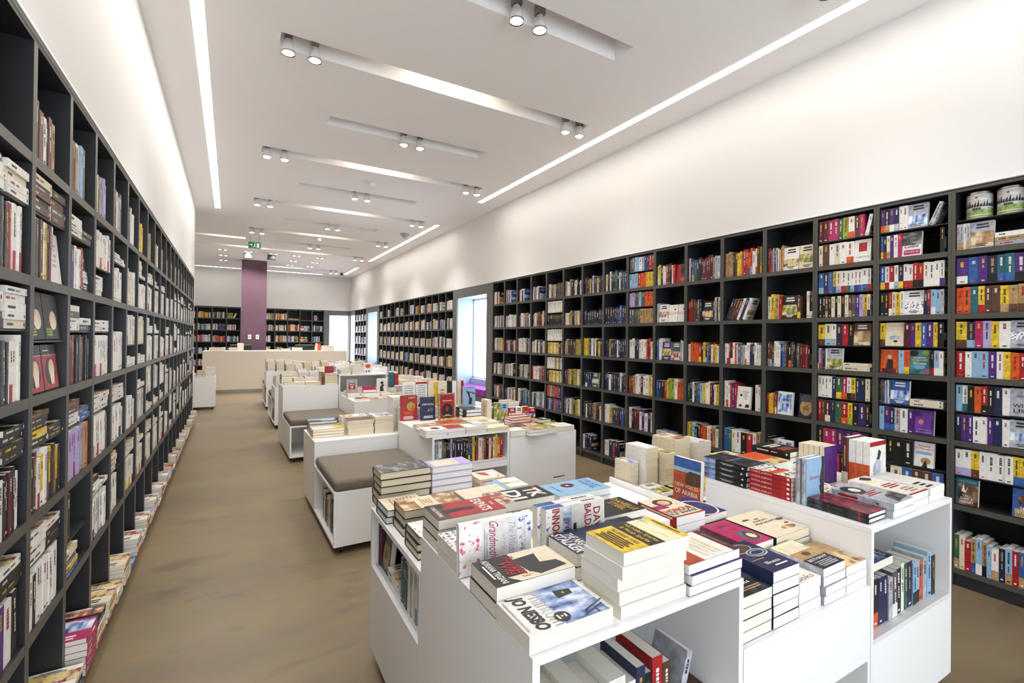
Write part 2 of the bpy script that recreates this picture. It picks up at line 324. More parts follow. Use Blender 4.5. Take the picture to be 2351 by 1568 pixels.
# ceiling fittings
def fit(name, mb, loc, lab, cat, parts=None):
    o = mb.build(name, None, loc); tag(o, lab, cat); return o
for k, (x, y) in enumerate(((.39, 15.43), (.99, 15.39))):
    e_ = empty('ceiling_sensor', T(x, y, ZC)); tag(e_, 'small box sensor under the ceiling %s the purple column' % ('at the left edge of' if k == 0 else 'at the right edge of'), 'sensor')
    MB().cyl((0, 0), .05, .05, -.03, -.001, 'steel', 14).build('base', e_); MB().box(-.11, .11, -.06, .06, -.17, -.031, 'g').build('housing', e_)
for k, (x, y, d) in enumerate(((1.81, 7.37, 'nearer'), (1.77, 12.19, 'farther'))):
    e_ = empty('smoke_detector', T(x, y, ZC)); tag(e_, 'white smoke detector mid ceiling, the %s of the two' % d, 'smoke detector')
    MB().box(-.09, .09, -.05, .05, -.02, -.001, 'beige').build('plate', e_); MB().cyl((.03, 0), .05, .06, -.075, -.021, 'white_laminate', 16).build('sensor_head', e_)
for k, (x, y) in enumerate(((.55, 5.49), (.52, 8.02), (.57, 10.6), (3.04, 5.49), (3.03, 8.0), (3.03, 10.6))):
    o = MB().cyl((0, 0), .07, .075, -.006, -.001, 'ceilpaint', 20).build('ceiling_cover', None, (x, y, ZC))
    tag(o, 'flush round cover in the ceiling, %s one on the %s side' % (ORD[k % 3], 'left wall' if k < 3 else 'right wall'), 'cover')
e_ = empty('ceiling_camera', T(3.51, 18.41, ZC)); tag(e_, 'tiny dark security camera under ceiling by the far spotlights', 'camera')
MB().cyl((0, 0), .04, .04, -.02, -.001, 'rubber', 12).build('base', e_); MB().box(-.03, .03, -.08, .04, -.1, -.022, 'black_plastic').build('housing', e_)
e_ = empty('ceiling_speaker', T(3.4, 10.61, ZC)); tag(e_, 'small conical sensor on ceiling beside the middle light line', 'sensor'); MB().cyl((0, 0), .03, .1, -.1, -.03, 'z', 14).build('cone', e_); MB().cyl((0, 0), .1, .1, -.029, -.001, 'z', 14).build('base', e_)
e_ = empty('exit_sign', T(.46, 12.86, 3.75)); tag(e_, 'green emergency exit sign with running figure hanging from ceiling', 'sign')
MB().box(-.13, .13, -.02, .02, -.07, .07, 'exitgreen').build('panel', e_)
mb = MB(); q = lambda x0, x1, z0, z1: mb.quad([(x0, -.022, z0), (x1, -.022, z0), (x1, -.022, z1), (x0, -.022, z1)], 'exitwhite')
q(.045, .1, -.055, .05); q(-.115, -.065, .0, .012); mb.quad([(-.07, -.022, -.02), (-.035, -.022, .005), (-.07, -.022, .03)], 'exitwhite')
q(-.005, .015, -.02, .03); q(.0, .016, .036, .052); mb.quad([(-.005, -.022, -.02), (.008, -.022, -.02), (-.03, -.022, -.055), (-.042, -.022, -.05)], 'exitwhite'); mb.quad([(.005, -.022, -.02), (.016, -.022, -.02), (.03, -.022, -.055), (.018, -.022, -.055)], 'exitwhite')
mb.build('pictogram', e_)
mb = MB(); mb.cyl((-.09, 0), .004, .004, .07, ZC-3.75-.001, 'steel', 6); mb.build('rod', e_); MB().cyl((.09, 0), .004, .004, .07, ZC-3.75-.001, 'steel', 6).build('rod', e_)

# ------------------------------------------------------------------ books: specs first, meshes later
BK = []     # every book of the scene
DARK = set('kgrmntevphdb') | {'a_dark', 'a_photo', 'a_maroon', 'a_purple', 'a_teal', 'a_lady', 'a_dune'}
def book(kind, Mx, w, h, t, c, c2=None, hard=False, pg='page', art=None, sart=None, label='', group=None, top=True, front=True, deco=True, prio=0):
    b = dict(kind=kind, M=Mx, w=w, h=h, t=t, c=c, c2=c2, hard=hard, pg=pg, art=art, sart=sart, label=label, group=group, top=top, front=front, deco=deco, seed=R.random(), prio=prio)
    BK.append(b); return b
def lay(mb, spec, w, h, Mx, base):
    """print the marks of a cover: spec in units of its width and height, Mx = cover plane"""
    z = base
    for s_ in spec:
        z += .00018; k = s_[0]
        if k == 'q': mb.quad([(s_[1]*w, s_[2]*h, z), (s_[3]*w, s_[2]*h, z), (s_[3]*w, s_[4]*h, z), (s_[1]*w, s_[4]*h, z)], s_[5], Mx)
        elif k == 'p': mb.quad([(u*w, v*h, z) for u, v in [(min(1, max(0, u)), min(1, max(0, v))) for u, v in s_[1]]], s_[2], Mx)
        elif k == 'c': mb.quad([(min(1, max(0, s_[1]+s_[3]*math.cos(a*PI/12)))*w, min(1, max(0, s_[2]+s_[4]*math.sin(a*PI/12)))*h, z) for a in range(24)], s_[5], Mx)
        elif k == 't':   # text, u, v centre, width, height (fractions), mat, bold, shear
            mb.text(s_[1], s_[4]*w, s_[5]*h, s_[6], Mx @ T(s_[2]*w, s_[3]*h, z), s_[7] if len(s_) > 7 else .01, s_[8] if len(s_) > 8 else 0)
        elif k == 'l':   # lines of small print: u0, u1, v0, v1, n, mat
            r_ = random.Random(int(s_[1]*100+s_[3]*1000)); nn = s_[5]
            for i in range(nn):
                v = s_[3]+(s_[4]-s_[3])*(i+.5)/nn; dv = (s_[4]-s_[3])/nn*.28; q = r_.uniform(0, .14); mb.quad([((s_[1]+q)*w, (v-dv)*h, z), ((s_[2]-q)*w, (v-dv)*h, z), ((s_[2]-q)*w, (v+dv)*h, z), ((s_[1]+q)*w, (v+dv)*h, z)], s_[6], Mx)
def emit_book(b, mc, mp, Mx):
    w, h, t, c = b['w'], b['h'], b['t'], b['c']; hard = b['hard']; k = .0024 if hard else .0009; e = .003 if hard else .0006
    k = min(k, t*.2)
    if hard:   # rounded spine profile
        out = [(w, 0), (.004, 0), (-.001, t*.2), (-.003, t*.5), (-.001, t*.8), (.004, t), (w, t)]; inn = [(w, t-k), (.006, t-k), (.003, t*.5), (.006, k), (w, k)]
    else: out = [(w, 0), (0, 0), (0, t), (w, t)]; inn = [(w, t-k), (k, t-k), (k, k), (w, k)]
    pr = out+inn; n = len(pr); vs = [(x, y, z) for y in (0, h) for x, z in pr]
    fs = [(i, (i+1) % n, n+(i+1) % n, n+i) for i in range(n)]
    mc.add(vs, fs, c, Mx)
    no = len(out); ni = len(inn)
    # end faces of the U as quads between outer and inner chains
    if hard: caps = [(0, 1, 10, 11), (1, 2, 9, 10), (2, 3, 9), (3, 4, 9), (4, 5, 8, 9), (5, 6, 7, 8)]
    else: caps = [(0, 1, 6, 7), (1, 2, 5, 6), (2, 3, 4, 5)]
    mc.add(vs, caps+[tuple(i+n for i in f) for f in caps], c, Mx)
    mp.box((.006 if hard else k)+.0002, w-e, e, h-e, k+.0001, t-k-.0001, b['pg'], Mx)
    r_ = random.Random(b['seed'])
    sx = -.0034 if hard else 0
    # spine plane: x_text = -y (down), y_text = +z
    SM = (Mx if Mx is not None else Matrix()) @ basis((sx-.0002, h, 0), (0, -1, 0), (0, 0, 1))
    ink = 'w' if c in DARK else 'ink'
    if b['c2']: lay(mc, [('q', .70, .0 if not hard else .12, 1, 1 if not hard else .88, b['c2'])], h, t, SM, 0)
    if b['sart']: lay(mc, b['sart'], h, t, SM, .0001)
    elif b['deco']:
        ti = r_.choice([ink, ink, ink, 'gold' if c in DARK else 'r', 'y' if c in DARK else 'n']); sp = []
        u = r_.uniform(.08, .16); q0, q1 = .36, .64
        for seg in range(r_.randint(1, 2)):
            for i in range(r_.randint(3, 6)):
                du = r_.uniform(.02, .06); sp.append(('q', u, q0, min(u+du, .93), q1, ti)); u += du+.012
                if u > .66: break
            u += .06; q0, q1 = .4, .6
            if u > .66: break
        if r_.random() < .5: sp.append(('q', .90, .3, .94, .7, r_.choice([ink, 'o', ink])))
        lay(mc, sp, h, t, SM, .0001)
    if b['art'] and b['front']: lay(mc, b['art'], w, h, (Mx if Mx is not None else Matrix()) @ T(0, 0, t), 0)

def cname(c):
    if c in PAL: return PAL[c][1]
    return {'a_photo': 'grey photo', 'a_brown': 'sepia photo', 'a_sea': 'blue and white', 'a_dark': 'dark', 'a_maroon': 'mottled maroon', 'a_purple': 'purple', 'a_teal': 'teal', 'a_lady': 'brown', 'a_mix': 'patterned', 'a_mix2': 'patterned', 'a_green': 'olive'}.get(c, 'patterned')

FACES = [('q', 0, 0, 1, 1, 'a_lady'), ('c', .5, .55, .2, .17, 'a_face')]
def covart(key, c):
    r_ = random.Random(key)
    ink = 'w' if c in DARK else 'ink'
    m_ = r_.choice(['a_mix', 'a_mix2', 'a_sea', 'a_brown', 'a_flow', 'a_green'])
    return [('q', .0, r_.uniform(.0, .3), 1, r_.uniform(.45, .65), m_), ('l', .12, .88, .72, .94, 2, ink), ('l', .2, .8, .05, .16, 2, ink)]
ART = {}
# rows of books in a shelf compartment; BM = frame with x along the row, y into the shelf, z up
def tier(BM, x0, x1, z, toks, hmax, fill=1.0, mass=False, set_=.012, where='', grp='', hr=(.185, .232), lw=.13):
    toks = toks.split(); n = 0; g = .0006
    wts = []
    for tk in toks:
        if tk[0] == 'F': wts.append(None)
        elif tk[0] in '/=_': wts.append(None)
        else: wts.append(R.uniform(.75, 1.3)*(float(tk[-1])/2 if tk[-1].isdigit() else 1))
    W = (x1-x0-.004)*fill; fixed = 0
    for tk in toks:
        if tk[0] == 'F': fixed += .118
        elif tk[0] == '/': fixed += .045
        elif tk[0] == '=': fixed += .19
        elif tk[0] == '_': fixed += .05
    tw = sum(w for w in wts if w); sc = max(.008, (W-fixed-g*len(toks))/tw) if tw else 0
    sc = min(sc, .055)
    x = x0+.002; idx = 0; cnt = len([t for t in toks if t[0] != '_'])
    hbase = R.uniform(*hr); prev = ''
    for tk, wt in zip(toks, wts):
        if x > x1-.006: break
        if tk[0] == '_': x += .05; continue
        if prev == '/' and tk[0] != '/': x = min(x1, x+h*math.sin(th)+.002)
        if x > x1-.006: break
        prevv = prev; idx += 1; ol = ORD[min(idx-1, 25)]
        if tk[0] == '=':
            cs = tk[1:]; zz = z+.0007; L = min(.2, x1-x-.004)
            if L < .12: continue
            for j, c in enumerate(cs):
                t = R.uniform(.02, .034)
                if zz+t > z+hmax-.01: break
                h = L-R.uniform(0, .02)
                book('book', BM @ basis((x+h+.001, set_+R.uniform(0, .008), zz), (0, 1, 0), (-1, 0, 0)), lw, h, t, c, None, label='%s book lying %s up, pile %s, %s' % (cname(c), ORD[j], ol, where), group=grp, top=j == len(cs)-1, art=covart(c+str(j), c))
                zz += t+.0006
            x += L+.004; continue
        if tk[0] == 'F':
            key = tk[1:]; a = ART.get(key); c = a[0] if a else key[0]; h = min(a[2] if a and len(a) > 2 else (.172 if mass else .2), hmax-.012); w = h*(a[4] if a and len(a) > 4 else .64)
            if x+w > x1: w = x1-x-.004
            if w < .05: continue
            tl = .1; y0 = set_+.034
            Mx = BM @ basis((x, y0, z+.0008), (1, 0, 0), (0, 0, 1)) @ Matrix.Rotation(-tl, 4, 'X')
            book('book', Mx, w, h, .026, c, None, art=a[1] if a else covart(key+where, c), label=('%s facing out, %s along, %s' % (a[3], ol, where)) if a and len(a) > 3 else '%s book facing out, %s along, %s' % (cname(c), ol, where), group=grp, prio=3)
            x += w+.006; continue
        if tk[0] == '/':
            c = tk[1]; t = .024; h = min(hbase, hmax-.02)*.98; th = .38 if len(tk) < 3 else .2
            ex = t*math.cos(th)+h*math.sin(th)
            if x+ex > x1-.002:
                if prev == '/' or x1-x-t < .012: continue
                th = math.asin(max(0, min(1, (x1-x-t-.008)/h))); ex = x1-x
            Mx = BM @ T(x+.001, set_+.004, z+.001+t*math.sin(th)) @ Matrix.Rotation(th, 4, 'Y') @ basis((0, 0, 0), (0, 1, 0), (0, 0, 1))
            book('book', Mx, .125, h, t, c, None, label='%s book leaning, %s along, %s' % (cname(c), ol, where), group=grp, art=covart('l'+c, c))
            x += t/math.cos(th)+.004; prev = '/'; continue
        prev = ''; c = tk[0]; c2 = tk[1] if len(tk) > 1 and tk[1] in PAL else None
        t = wt*sc; h = .17*R.uniform(.98, 1.02) if mass else min(hbase*R.uniform(.9, 1.1), hmax-.012)
        if mass: h = min(h, hmax-.006)
        if x+t > x1-.001: break
        d = .108 if mass else min(.12*h/.19, .15)
        nxt = idx == cnt
        book('book', BM @ basis((x, set_+R.uniform(0, .009), z+.0006), (0, 1, 0), (0, 0, 1)), d, h, t-g, c, c2, label='%s book, %s along, %s' % (cname(c)+(' and '+cname(c2) if c2 and c2 != c else ''), ol, where), group=grp, top=nxt, art=covart(c+where[:6], c) if nxt else None)
        x += t
    return x

# ------------------------------------------------------------------ bookcases
LV = [.10+.42*k for k in range(6)]; BT = .018
def bay_proto(W, low=True):
    e_ = empty('bookcase_bay', Matrix()); p = .0006
    for a in (p, W-BT-p): MB().box(a, a+BT, .0, .30, .001, 2.62, 'case').box(a, a+BT, -.0012, -.0001, .001, 2.62, 'case_edge_lit').build('side_panel', e_)
    MB().box(BT+2*p, W-BT-2*p, .285, .299, .1, 2.6, 'caseback').build('back_panel', e_)
    MB().box(BT+2*p, W-BT-2*p, .012, .03, .001, LV[0]-BT-.001, 'case').build('plinth', e_)
    for z in LV: MB().box(BT+2*p, W-BT-2*p, .001, .284, z-BT, z+BT, 'case').box(BT+2*p, W-BT-2*p, -.0008, .0008, z-BT, z+BT, 'case_edge_lit').build('shelf_board', e_)
    MB().box(BT+2*p, W-BT-2*p, .001, .284, 2.62-BT, 2.62, 'case').box(BT+2*p, W-BT-2*p, -.0008, .0008, 2.62-BT, 2.62, 'case_edge_lit').build('top_board', e_)
    return e_
def half(e_, W, z): MB().box(BT+.001, W-BT-.001, .01, .28, z, z+.007, 'case').build('half_shelf', e_)
ROWN = ['top row', 'second row', 'third row', 'fourth row', 'fifth row', 'bottom row']
first_bay = {}
def bay(Mx, W, lab, grp):
    k = round(W, 4)
    if k not in first_bay: first_bay[k] = bay_proto(W); o = first_bay[k]; o.matrix_world = Mx; o['p'] = 1
    else:
        src = first_bay[k]; o = src.copy(); COL.objects.link(o)
        for ch in list(src.children):
            if ch.name.startswith('half'): continue
            d = ch.copy(); COL.objects.link(d); d.parent = o
        o.matrix_world = Mx
    if 'p' in o: del o['p']
    return tag(o, lab, 'bookcase', grp)
IW = lambda W: (BT+.0015, W-BT-.0015)
PW = .4315
# art for face-out copies: colour, marks, height, label head
def TT(s_, v, hh, m_, wd=.8, bold=.01, sh=0, u=.5): return ('t', s_, u, v, wd, hh, m_, bold, sh)
ART.update({
 'res': ('w', [('q', .0, .0, 1, .75, 'w'), ('q', .25, .45, .75, .85, 'r'), TT('ROMANCE', .2, .06, 'g')], .172, 'white red-dress cover'),
 'col': ('w', [('q', 0, .45, 1, 1, 'a_photo'), ('q', .1, .05, .95, .25, 'p'), TT('Collins', .4, .15, 'ink', .75, .02, .3), TT('Guardian of', .17, .06, 'w', .7)], .172, 'magenta Collins cover'),
 'his': ('c', [('c', .5, .35, .3, .1, 'a_silv'), TT('History', .86, .06, 'i', .6), ('c', .55, .2, .12, .05, 'ink')], .175, 'cream History cover'),
 'orw': ('o', [('p', [(.3, 0), (.75, 0), (.7, .55), (.4, .6)], 'k'), ('c', .5, .68, .12, .1, 'a_face'), ('q', .1, .02, .9, .18, 'm')], .17, 'orange dark-figure cover'),
 'lac': ('a_teal', [('c', .2, .85, .22, .12, 'k'), ('c', .8, .88, .18, .1, 'l'), ('c', .85, .1, .14, .07, 'p'), TT('BARBARA', .68, .05, 'w', .6), TT('KINGSOLVER', .58, .08, 'y', .85), TT('The Lacuna', .44, .08, 'w', .7), ('l', .2, .8, .2, .36, 3, 's')], .185, 'teal Lacuna cover'),
 'jul': ('v', [('q', .05, .1, .95, .9, 'a_purple'), ('c', .35, .5, .13, .1, 'i'), TT('JULIANNE', .2, .06, 'a', .75), TT('MACLEAN', .1, .07, 'a', .75)], .172, 'purple MacLean cover'),
 'she': ('w', [TT('Sheila', .85, .09, 'p', .6, .01, .2), TT("O'Flanagan", .73, .09, 'p', .85, .01, .2), ('c', .6, .25, .25, .14, 'i'), ('p', [(.4, .0), (.7, .0), (.6, .3)], 'ink'), ('q', .1, .5, .9, .62, 's')], .175, "white O'Flanagan cover"),
 'lyn': ('t', [('q', .1, 0, 1, .78, 'a_lady'), TT('LYNSAY SANDS', .88, .09, 's', .8), TT('TALL', .35, .09, 'w', .4), TT('DARK &', .24, .09, 'w', .55), TT('HUNGRY', .12, .1, 'w', .6), ('p', [(.25, .5), (.35, .8), (.42, .5), (.55, .72), (.45, .45)], 'w')], .172, 'teal Dark and Hungry cover'),
 'spl': ('b', [('c', .5, .6, .3, .2, 'a_lady'), ('q', .1, .0, .95, .3, 'i'), TT('SHE', .32, .1, 'w', .4), TT('STORM', .2, .1, 'w', .6)], .172, 'blue embracing-couple cover'),
 'wis': ('z', [('q', .5, .3, 1, 1, 'a_silv'), TT('ON A', .72, .1, 'g', .5), TT('WISH', .38, .13, 'ink', .8), TT('LIST', .2, .13, 'ink', .7)], .172, 'silver Wish List cover'),
 'hid': ('n', [('c', .5, .42, .42, .34, 'i'), ('c', .5, .8, .42, .16, 'g'), ('l', .25, .75, .3, .5, 4, 'h')], .2, 'hands-over-face cover'),
 'blu': ('w', [('q', .05, .1, .95, .9, 'a_sea'), TT('Fields', .55, .1, 'w', .7)], .2, 'pale blue cover'),
 'roo': ('w', [TT('ROOM', .5, .16, 'o', .95, .0), ('c', .7, .72, .08, .05, 'ink')], .19, 'white Room cover'),
 'cat': ('w', [('c', .3, .6, .09, .06, 'ink'), ('p', [(.1, .1), (.3, .22), (.4, .08)], 'ink'), ('p', [(.6, .06), (.7, .22), (.95, .2), (.92, .06)], 'ink'), ('l', .35, .9, .4, .8, 5, 'z')], .21, 'cartoon-animal cover'),
 'gla': ('r', [('q', .4, .35, 1, 1, 'h'), ('c', .7, .65, .2, .2, 'k'), ('l', .4, .9, .1, .25, 2, 'i')], .205, 'red and brown oval cover'),
 'mil': ('k', [('c', .62, .42, .24, .21, 'a_face'), ('q', .0, .88, 1, .885, 'r'), ('q', .1, .08, .5, .12, 'l'), ('q', .1, .14, .5, .18, 'l'), ('q', .1, .2, .5, .24, 'l'), TT('', .9, .1, 'w')], .182, 'black pale-face cover', .98),
 'red': ('k', [('q', .04, .02, 1, .76, 'r'), ('c', .52, .4, .36, .31, 'k'), ('c', .6, .46, .2, .21, 'a_face'), ('p', [(.45, .3), (.75, .3), (.7, .12), (.5, .1)], 'a_face'), ('q', .04, .765, 1, .775, 'w'), ('l', .1, .5, .85, .89, 1, 'w')], .182, 'red woman cover', .98),
 'col2': ('w', [('l', .15, .7, .3, .8, 5, 'z')], .2, 'white lettered cover'),
})
# --- right wall, nearest section. index 0 = bay nearest the frame's edge (two tins), rows top to bottom, tiers (upper | lower)
RB = {
 0: ['TINS _', 'zi zi w zi Fz =ziw', 'vw b v nk tb tb vk /n', 'o o t yr h h yi ih ih c', 'yh ns p a y w Fz', 'r w s s v w y o r w', 's wt k o rk k n w Fwis', 'nk v v w w v n w Fz', 'wa wa yh w w w w yb yb p', 'Flyn _ _ _ Fspl', 'ei c r ib sw ik s wi n si r bi yb w'],
 1: ['vo ki vw nz w w Fz /z /i', 'by kr ci v w p Fcol _ _ k', 'by wr rw ws ny wr wr rk rk w w w wv', 'k k rw c y w Fw n rn sw s z', 'yh Fhis m v y b v y k', 'Forw s oy Flac kr swo w', 'k g v t a s wy ts Fb =cc', 's vb nb z w v Fjul _', 'kg k k k Fshe _', 'k c b h h b', 'w r n y k w b'],
 2: ['m m p p e l wo h p /w', 'c h w c w wo Fres', 'bs n b yt ca wr we ws wv wb wb wr', 'k k hi k c k c k c hi g v a yi wk', 'yh cs wz n r k Fh', 'rw sr sr o v n n w Fz =cc', 'w w w w n ey po wk yh n n c', 'r h mc n e ro yl k d k', 'k p p v v p n', 'n v p k', 'c w k r n'],
}
RS = {
 3: ['r h o b z b h w k w e w o i Fw Fc', 'c y i r Fk hy _ w kw', 'hi hs ht w w w n b g k ko g k k g m m r k', 'r y y o mw Fblu _ Fhid', 'kl ke ki z Fblu _ Fz', 'k w r'],
 4: ['i i i i k h y y o r r ob os w wo m ly', '/n /m /h /m /w /n /w', 'w wr r kw w o w b i s wo w n n w w w', 'w wo w rp v r Fcat _ w w w', 'b t c w k r w i', 'w r n'],
 5: ['w v ny t n k m m m m m m i s w', 'r r h h m g k Fk n z k c', 'w o o o o o ry k y ks b k c r y w', 'e k w n t v s y w w m m w y', 'y l s k k ro o o w r i w', 'w n k'],
 6: ['w yc k w w r k k w r Fgla', 'c s Fw Froo Froo', 'b b w w Fv Fg s w i z', 'b n k r y l l w o o', '=cc =c y p o s s', 'c w'],
 9: ['n h n y n z n n y n n', 'n k n k n n n k n n', 'y y l n w n w k y n', 'n nw n n Fe _ /n', 'n c k k n i k k c', 'w n k n'],
 8: ['c k w n k e n w n t n', 'n k n n k n n b n n', 'n k i n n n w n k n n', 'n n w n n k n w n n', 'w w y t n n m n b n', 'w w n r n k'],
 10: ['z w i k h w k k w', 'w c i i k z i c h', 'z i k h n h l i y', 'v h i y k l i w y', 'b c k w i k l y w', ''],
}
RD = {7: ['g g s s w s d d r r', 's s s r o o y y y', 'a a g g s g o o o', 'g g g g i i i i i', 'w w k n c w w r r w', 'r h i w w m w w y w', 'w k m m w v w n w', ''],
      11: ['r w k k w k k k', 'k k k k k k k k', '=www', 'k k k k k k k', '=ww', 'y y v c', 'w i w', 'y y d c', 'v s o n e v n o', 'n v b o s n v', '']}
RPAL = ['w c k r n i h z g', 'w w i c h b z y', 'c w z a w i h k', 'w o v b n w s c', 'w c s z b e w k', 'k g h c w a z k r', 'c w w r c k z w']
def rnd(n, pal=None):
    p = (pal or R.choice(RPAL)).split(); return ' '.join(R.choice(p) for _ in range(n))
def rightM(y): return basis((XR, y, 0), (0, -1, 0), (1, 0, 0))
for k in range(-1, 16):      # bay k spans y from 1.241+PW*(k-1).. ; k = 0 is the bay with two tins
    yhi = 1.241+PW*k; W = PW; idx = k
    if k < 0: pass
    Mx = rightM(yhi); nm = 'the tins bay' if k == 0 else ('bay past tins' if k < 0 else '%s bay from tins' % ORD[k-1])
    if k == -1: lab = 'dark grey bookcase bay at the end of the right wall, nearest camera'
    elif k == 0: lab = 'dark grey bookcase bay with two picture tins on top'
    else: lab = 'dark grey bookcase bay on the right wall, %s after the tins bay' % ORD[k-1]
    e_ = bay(Mx, W, lab, 'bookcase bays along the right wall'); a, b_ = IW(W)
    wb = nm; gr = 'books in the right wall bookcases'
    for r in range(6):
        z = LV[5-r]+BT; rn = ROWN[r]
        if k in RB and r < 5:
            half(e_, W, z+.188)
            for tr in (0, 1):
                s_ = RB[k][r*2+tr]
                if s_.startswith('TINS'): continue
                tier(Mx, a, b_, z+(.195 if tr == 0 else 0), s_, .184, mass=True, fill=.97, where='%s %s, %s' % ('upper' if tr == 0 else 'lower', rn, wb), grp=gr)
        elif k in RB: tier(Mx, a, b_, z, RB[k][10], .37, where='%s, %s' % (rn, wb), grp=gr, hr=(.2, .21), set_=.0)
        elif k in RS: tier(Mx, a, b_, z, RS[k][r], .37, .97 if len(RS[k][r]) > 10 else .5, where='%s, %s' % (rn, wb), grp=gr, set_=.02)
        elif k in (7, 11) and ((k == 7 and r < 2) or (k == 11 and r in (1, 2, 3, 4))):
            half(e_, W, z+.188); q = RD[k]
            for tr in (0, 1):
                s_ = rnd(9, q[(r*2+tr) % len(q)].replace('=', '')) if k == 11 else q[r*2+tr]
                tier(Mx, a, b_, z+(.195 if tr == 0 else 0), s_, .184, mass=True, where='%s %s, %s' % ('upper' if tr == 0 else 'lower', rn, wb), grp=gr)
        elif k == 7: tier(Mx, a, b_, z, RD[7][r+2] if r+2 < 7 else 'w k', .37, where='%s, %s' % (rn, wb), grp=gr, set_=.02)
        elif k >= 0 or r < 6:
            if k > 11 and r == 5: s_ = rnd(6); f_ = .6
            else: s_ = rnd(R.randint(9, 12)); f_ = R.choice([.75, .9, 1, 1])
            if k >= 12 and r < 1: f_ = .5
            tier(Mx, a, b_, z, s_, .37, f_, where='%s, %s' % (rn, wb), grp=gr, set_=.02)
# two tins
for j, (dx, lab) in enumerate(((.115, 'nearer the row of purple books'), (.262, 'nearer the frame edge'))):
    p = rightM(1.241) @ Vector((dx, .085, LV[5]+BT+.1955)); e_ = empty('tin', T(*p)); tag(e_, 'round tin printed with a green landscape, the one %s' % lab, 'tin', 'tins on the top shelf')
    mb = MB(); mb.cyl((0, 0), .064, .064, .001, .158, 'a_tin', 28); mb.build('body', e_)
    mb = MB(); mb.cyl((0, 0), .066, .066, .159, .172, 'steel', 28); mb.build('lid', e_)
    mb = MB()
    for i in range(28):
        a0 = 2*PI*i/28; a1 = 2*PI*(i+1)/28; f = lambda a, z: (.0645*math.cos(a), .0645*math.sin(a), z)
        mb.quad([f(a0, .012), f(a1, .012), f(a1, .058+.006*math.sin(i)), f(a0, .058+.006*math.sin(i))], 'a_grass')
        f = lambda a, z: (.0648*math.cos(a), .0648*math.sin(a), z)
        mb.quad([f(a0, .075), f(a1, .075), f(a1-.05, .098+.012*(i % 3)), f(a0+.05, .09)], 'ink')
        mb.quad([f(a0, .02), f(a1, .02), f(a1, .024), f(a0, .024)], 'w')
    for sg in range(-2, 3):
        a0 = PI+sg*.13; mb.quad([f(a0-.05, .055), f(a0+.05, .055), f(a0+.05, .07), f(a0-.05, .07)], 'n')
    mb.quad([f(PI+.1*math.cos(q), .135+.007*math.sin(q)) for q in [i*PI/4 for i in range(8)]], 'p'); mb.build('print', e_)
# --- second section of the right wall, the corner section and the back wall
W2 = (15.5-9.52)/14
P2 = ['w c w i z', 'w w c a w r', 'c i w h w', 'w w o c z', 'w z a c', 'w w w c', 'y w c k z', 'w b g w']
for k in range(14):
    yhi = 9.52+W2*(k+1); Mx = rightM(yhi); a, b_ = IW(W2)
    bay(Mx, W2, 'dark grey bookcase bay between the window niches, %s from nearer niche' % ORD[k], 'bookcase bays between the window niches')
    for r in range(6):
        z = LV[5-r]+BT; s_ = rnd(R.randint(8, 11), R.choice(P2)); f_ = 1 if r else (.5 if k % 3 else .8)
        if r == 0 and k in (5, 7, 10, 12): s_ = ''
        if r == 0 and k == 5: s_ = 'b b y y r o y'
        if s_: tier(Mx, a, b_, z, s_, .37, f_, where='%s, %s bay past near niche' % (ROWN[r], ORD[k]), grp='books between the window niches', set_=.02)
for k in range(4):
    Wc = (18.94-17.22)/4; Mx = rightM(17.22+Wc*(k+1)); a, b_ = IW(Wc)
    bay(Mx, Wc, 'dark grey bookcase bay in far right corner, %s past the second niche' % ORD[k], 'bookcase bays in the far corner')
    for r in range(6): tier(Mx, a, b_, LV[5-r]+BT, rnd(8, 'w w z a s w'), .37, .95, where='%s, corner bay %s' % (ROWN[r], ORD[k]), grp='books in the far corner', set_=.02)
P3 = ['w c g w k', 'y o w a p w', 'p l w a g w', 'w s w g t', 'r i w z a', 'c w p r a', 'n b s w', 'y r w c']
for x0, nb, Wb, side in ((-1.9, 5, .441, 'left of'), (.99, 5, .431, 'right of')):
    for k in range(nb):
        Mx = basis((x0+Wb*k, YB, 0), (1, 0, 0), (0, 1, 0)); a, b_ = IW(Wb)
        bay(Mx, Wb, 'dark grey bookcase bay on back wall, %s one %s the purple column' % (ORD[nb-1-k] if nb == 5 and x0 < 0 else ORD[k], side), 'bookcase bays on the back wall')
        for r in range(5):
            s_ = rnd(R.randint(9, 12), R.choice(P3)); f_ = R.choice([.7, .95, 1])
            if x0 > 0 and k == 3 and r < 3: s_ = ['', 'Fr Fc b', 'Fr Fe'][r]
            if x0 > 0 and k == 2 and r == 0: s_ = '=yc =yy'
            if x0 > 0 and k == 4 and r == 0: s_ = '_ Fb'
            if x0 < 0 and k == 4 and r == 0: s_ = 'l l l /w /w'
            if s_: tier(Mx, a, b_, LV[5-r]+BT, s_, .37, f_, where='%s, back wall %s column, bay %s' % (ROWN[r], side.split()[0], ORD[k]), grp='books on the back wall', set_=.02)
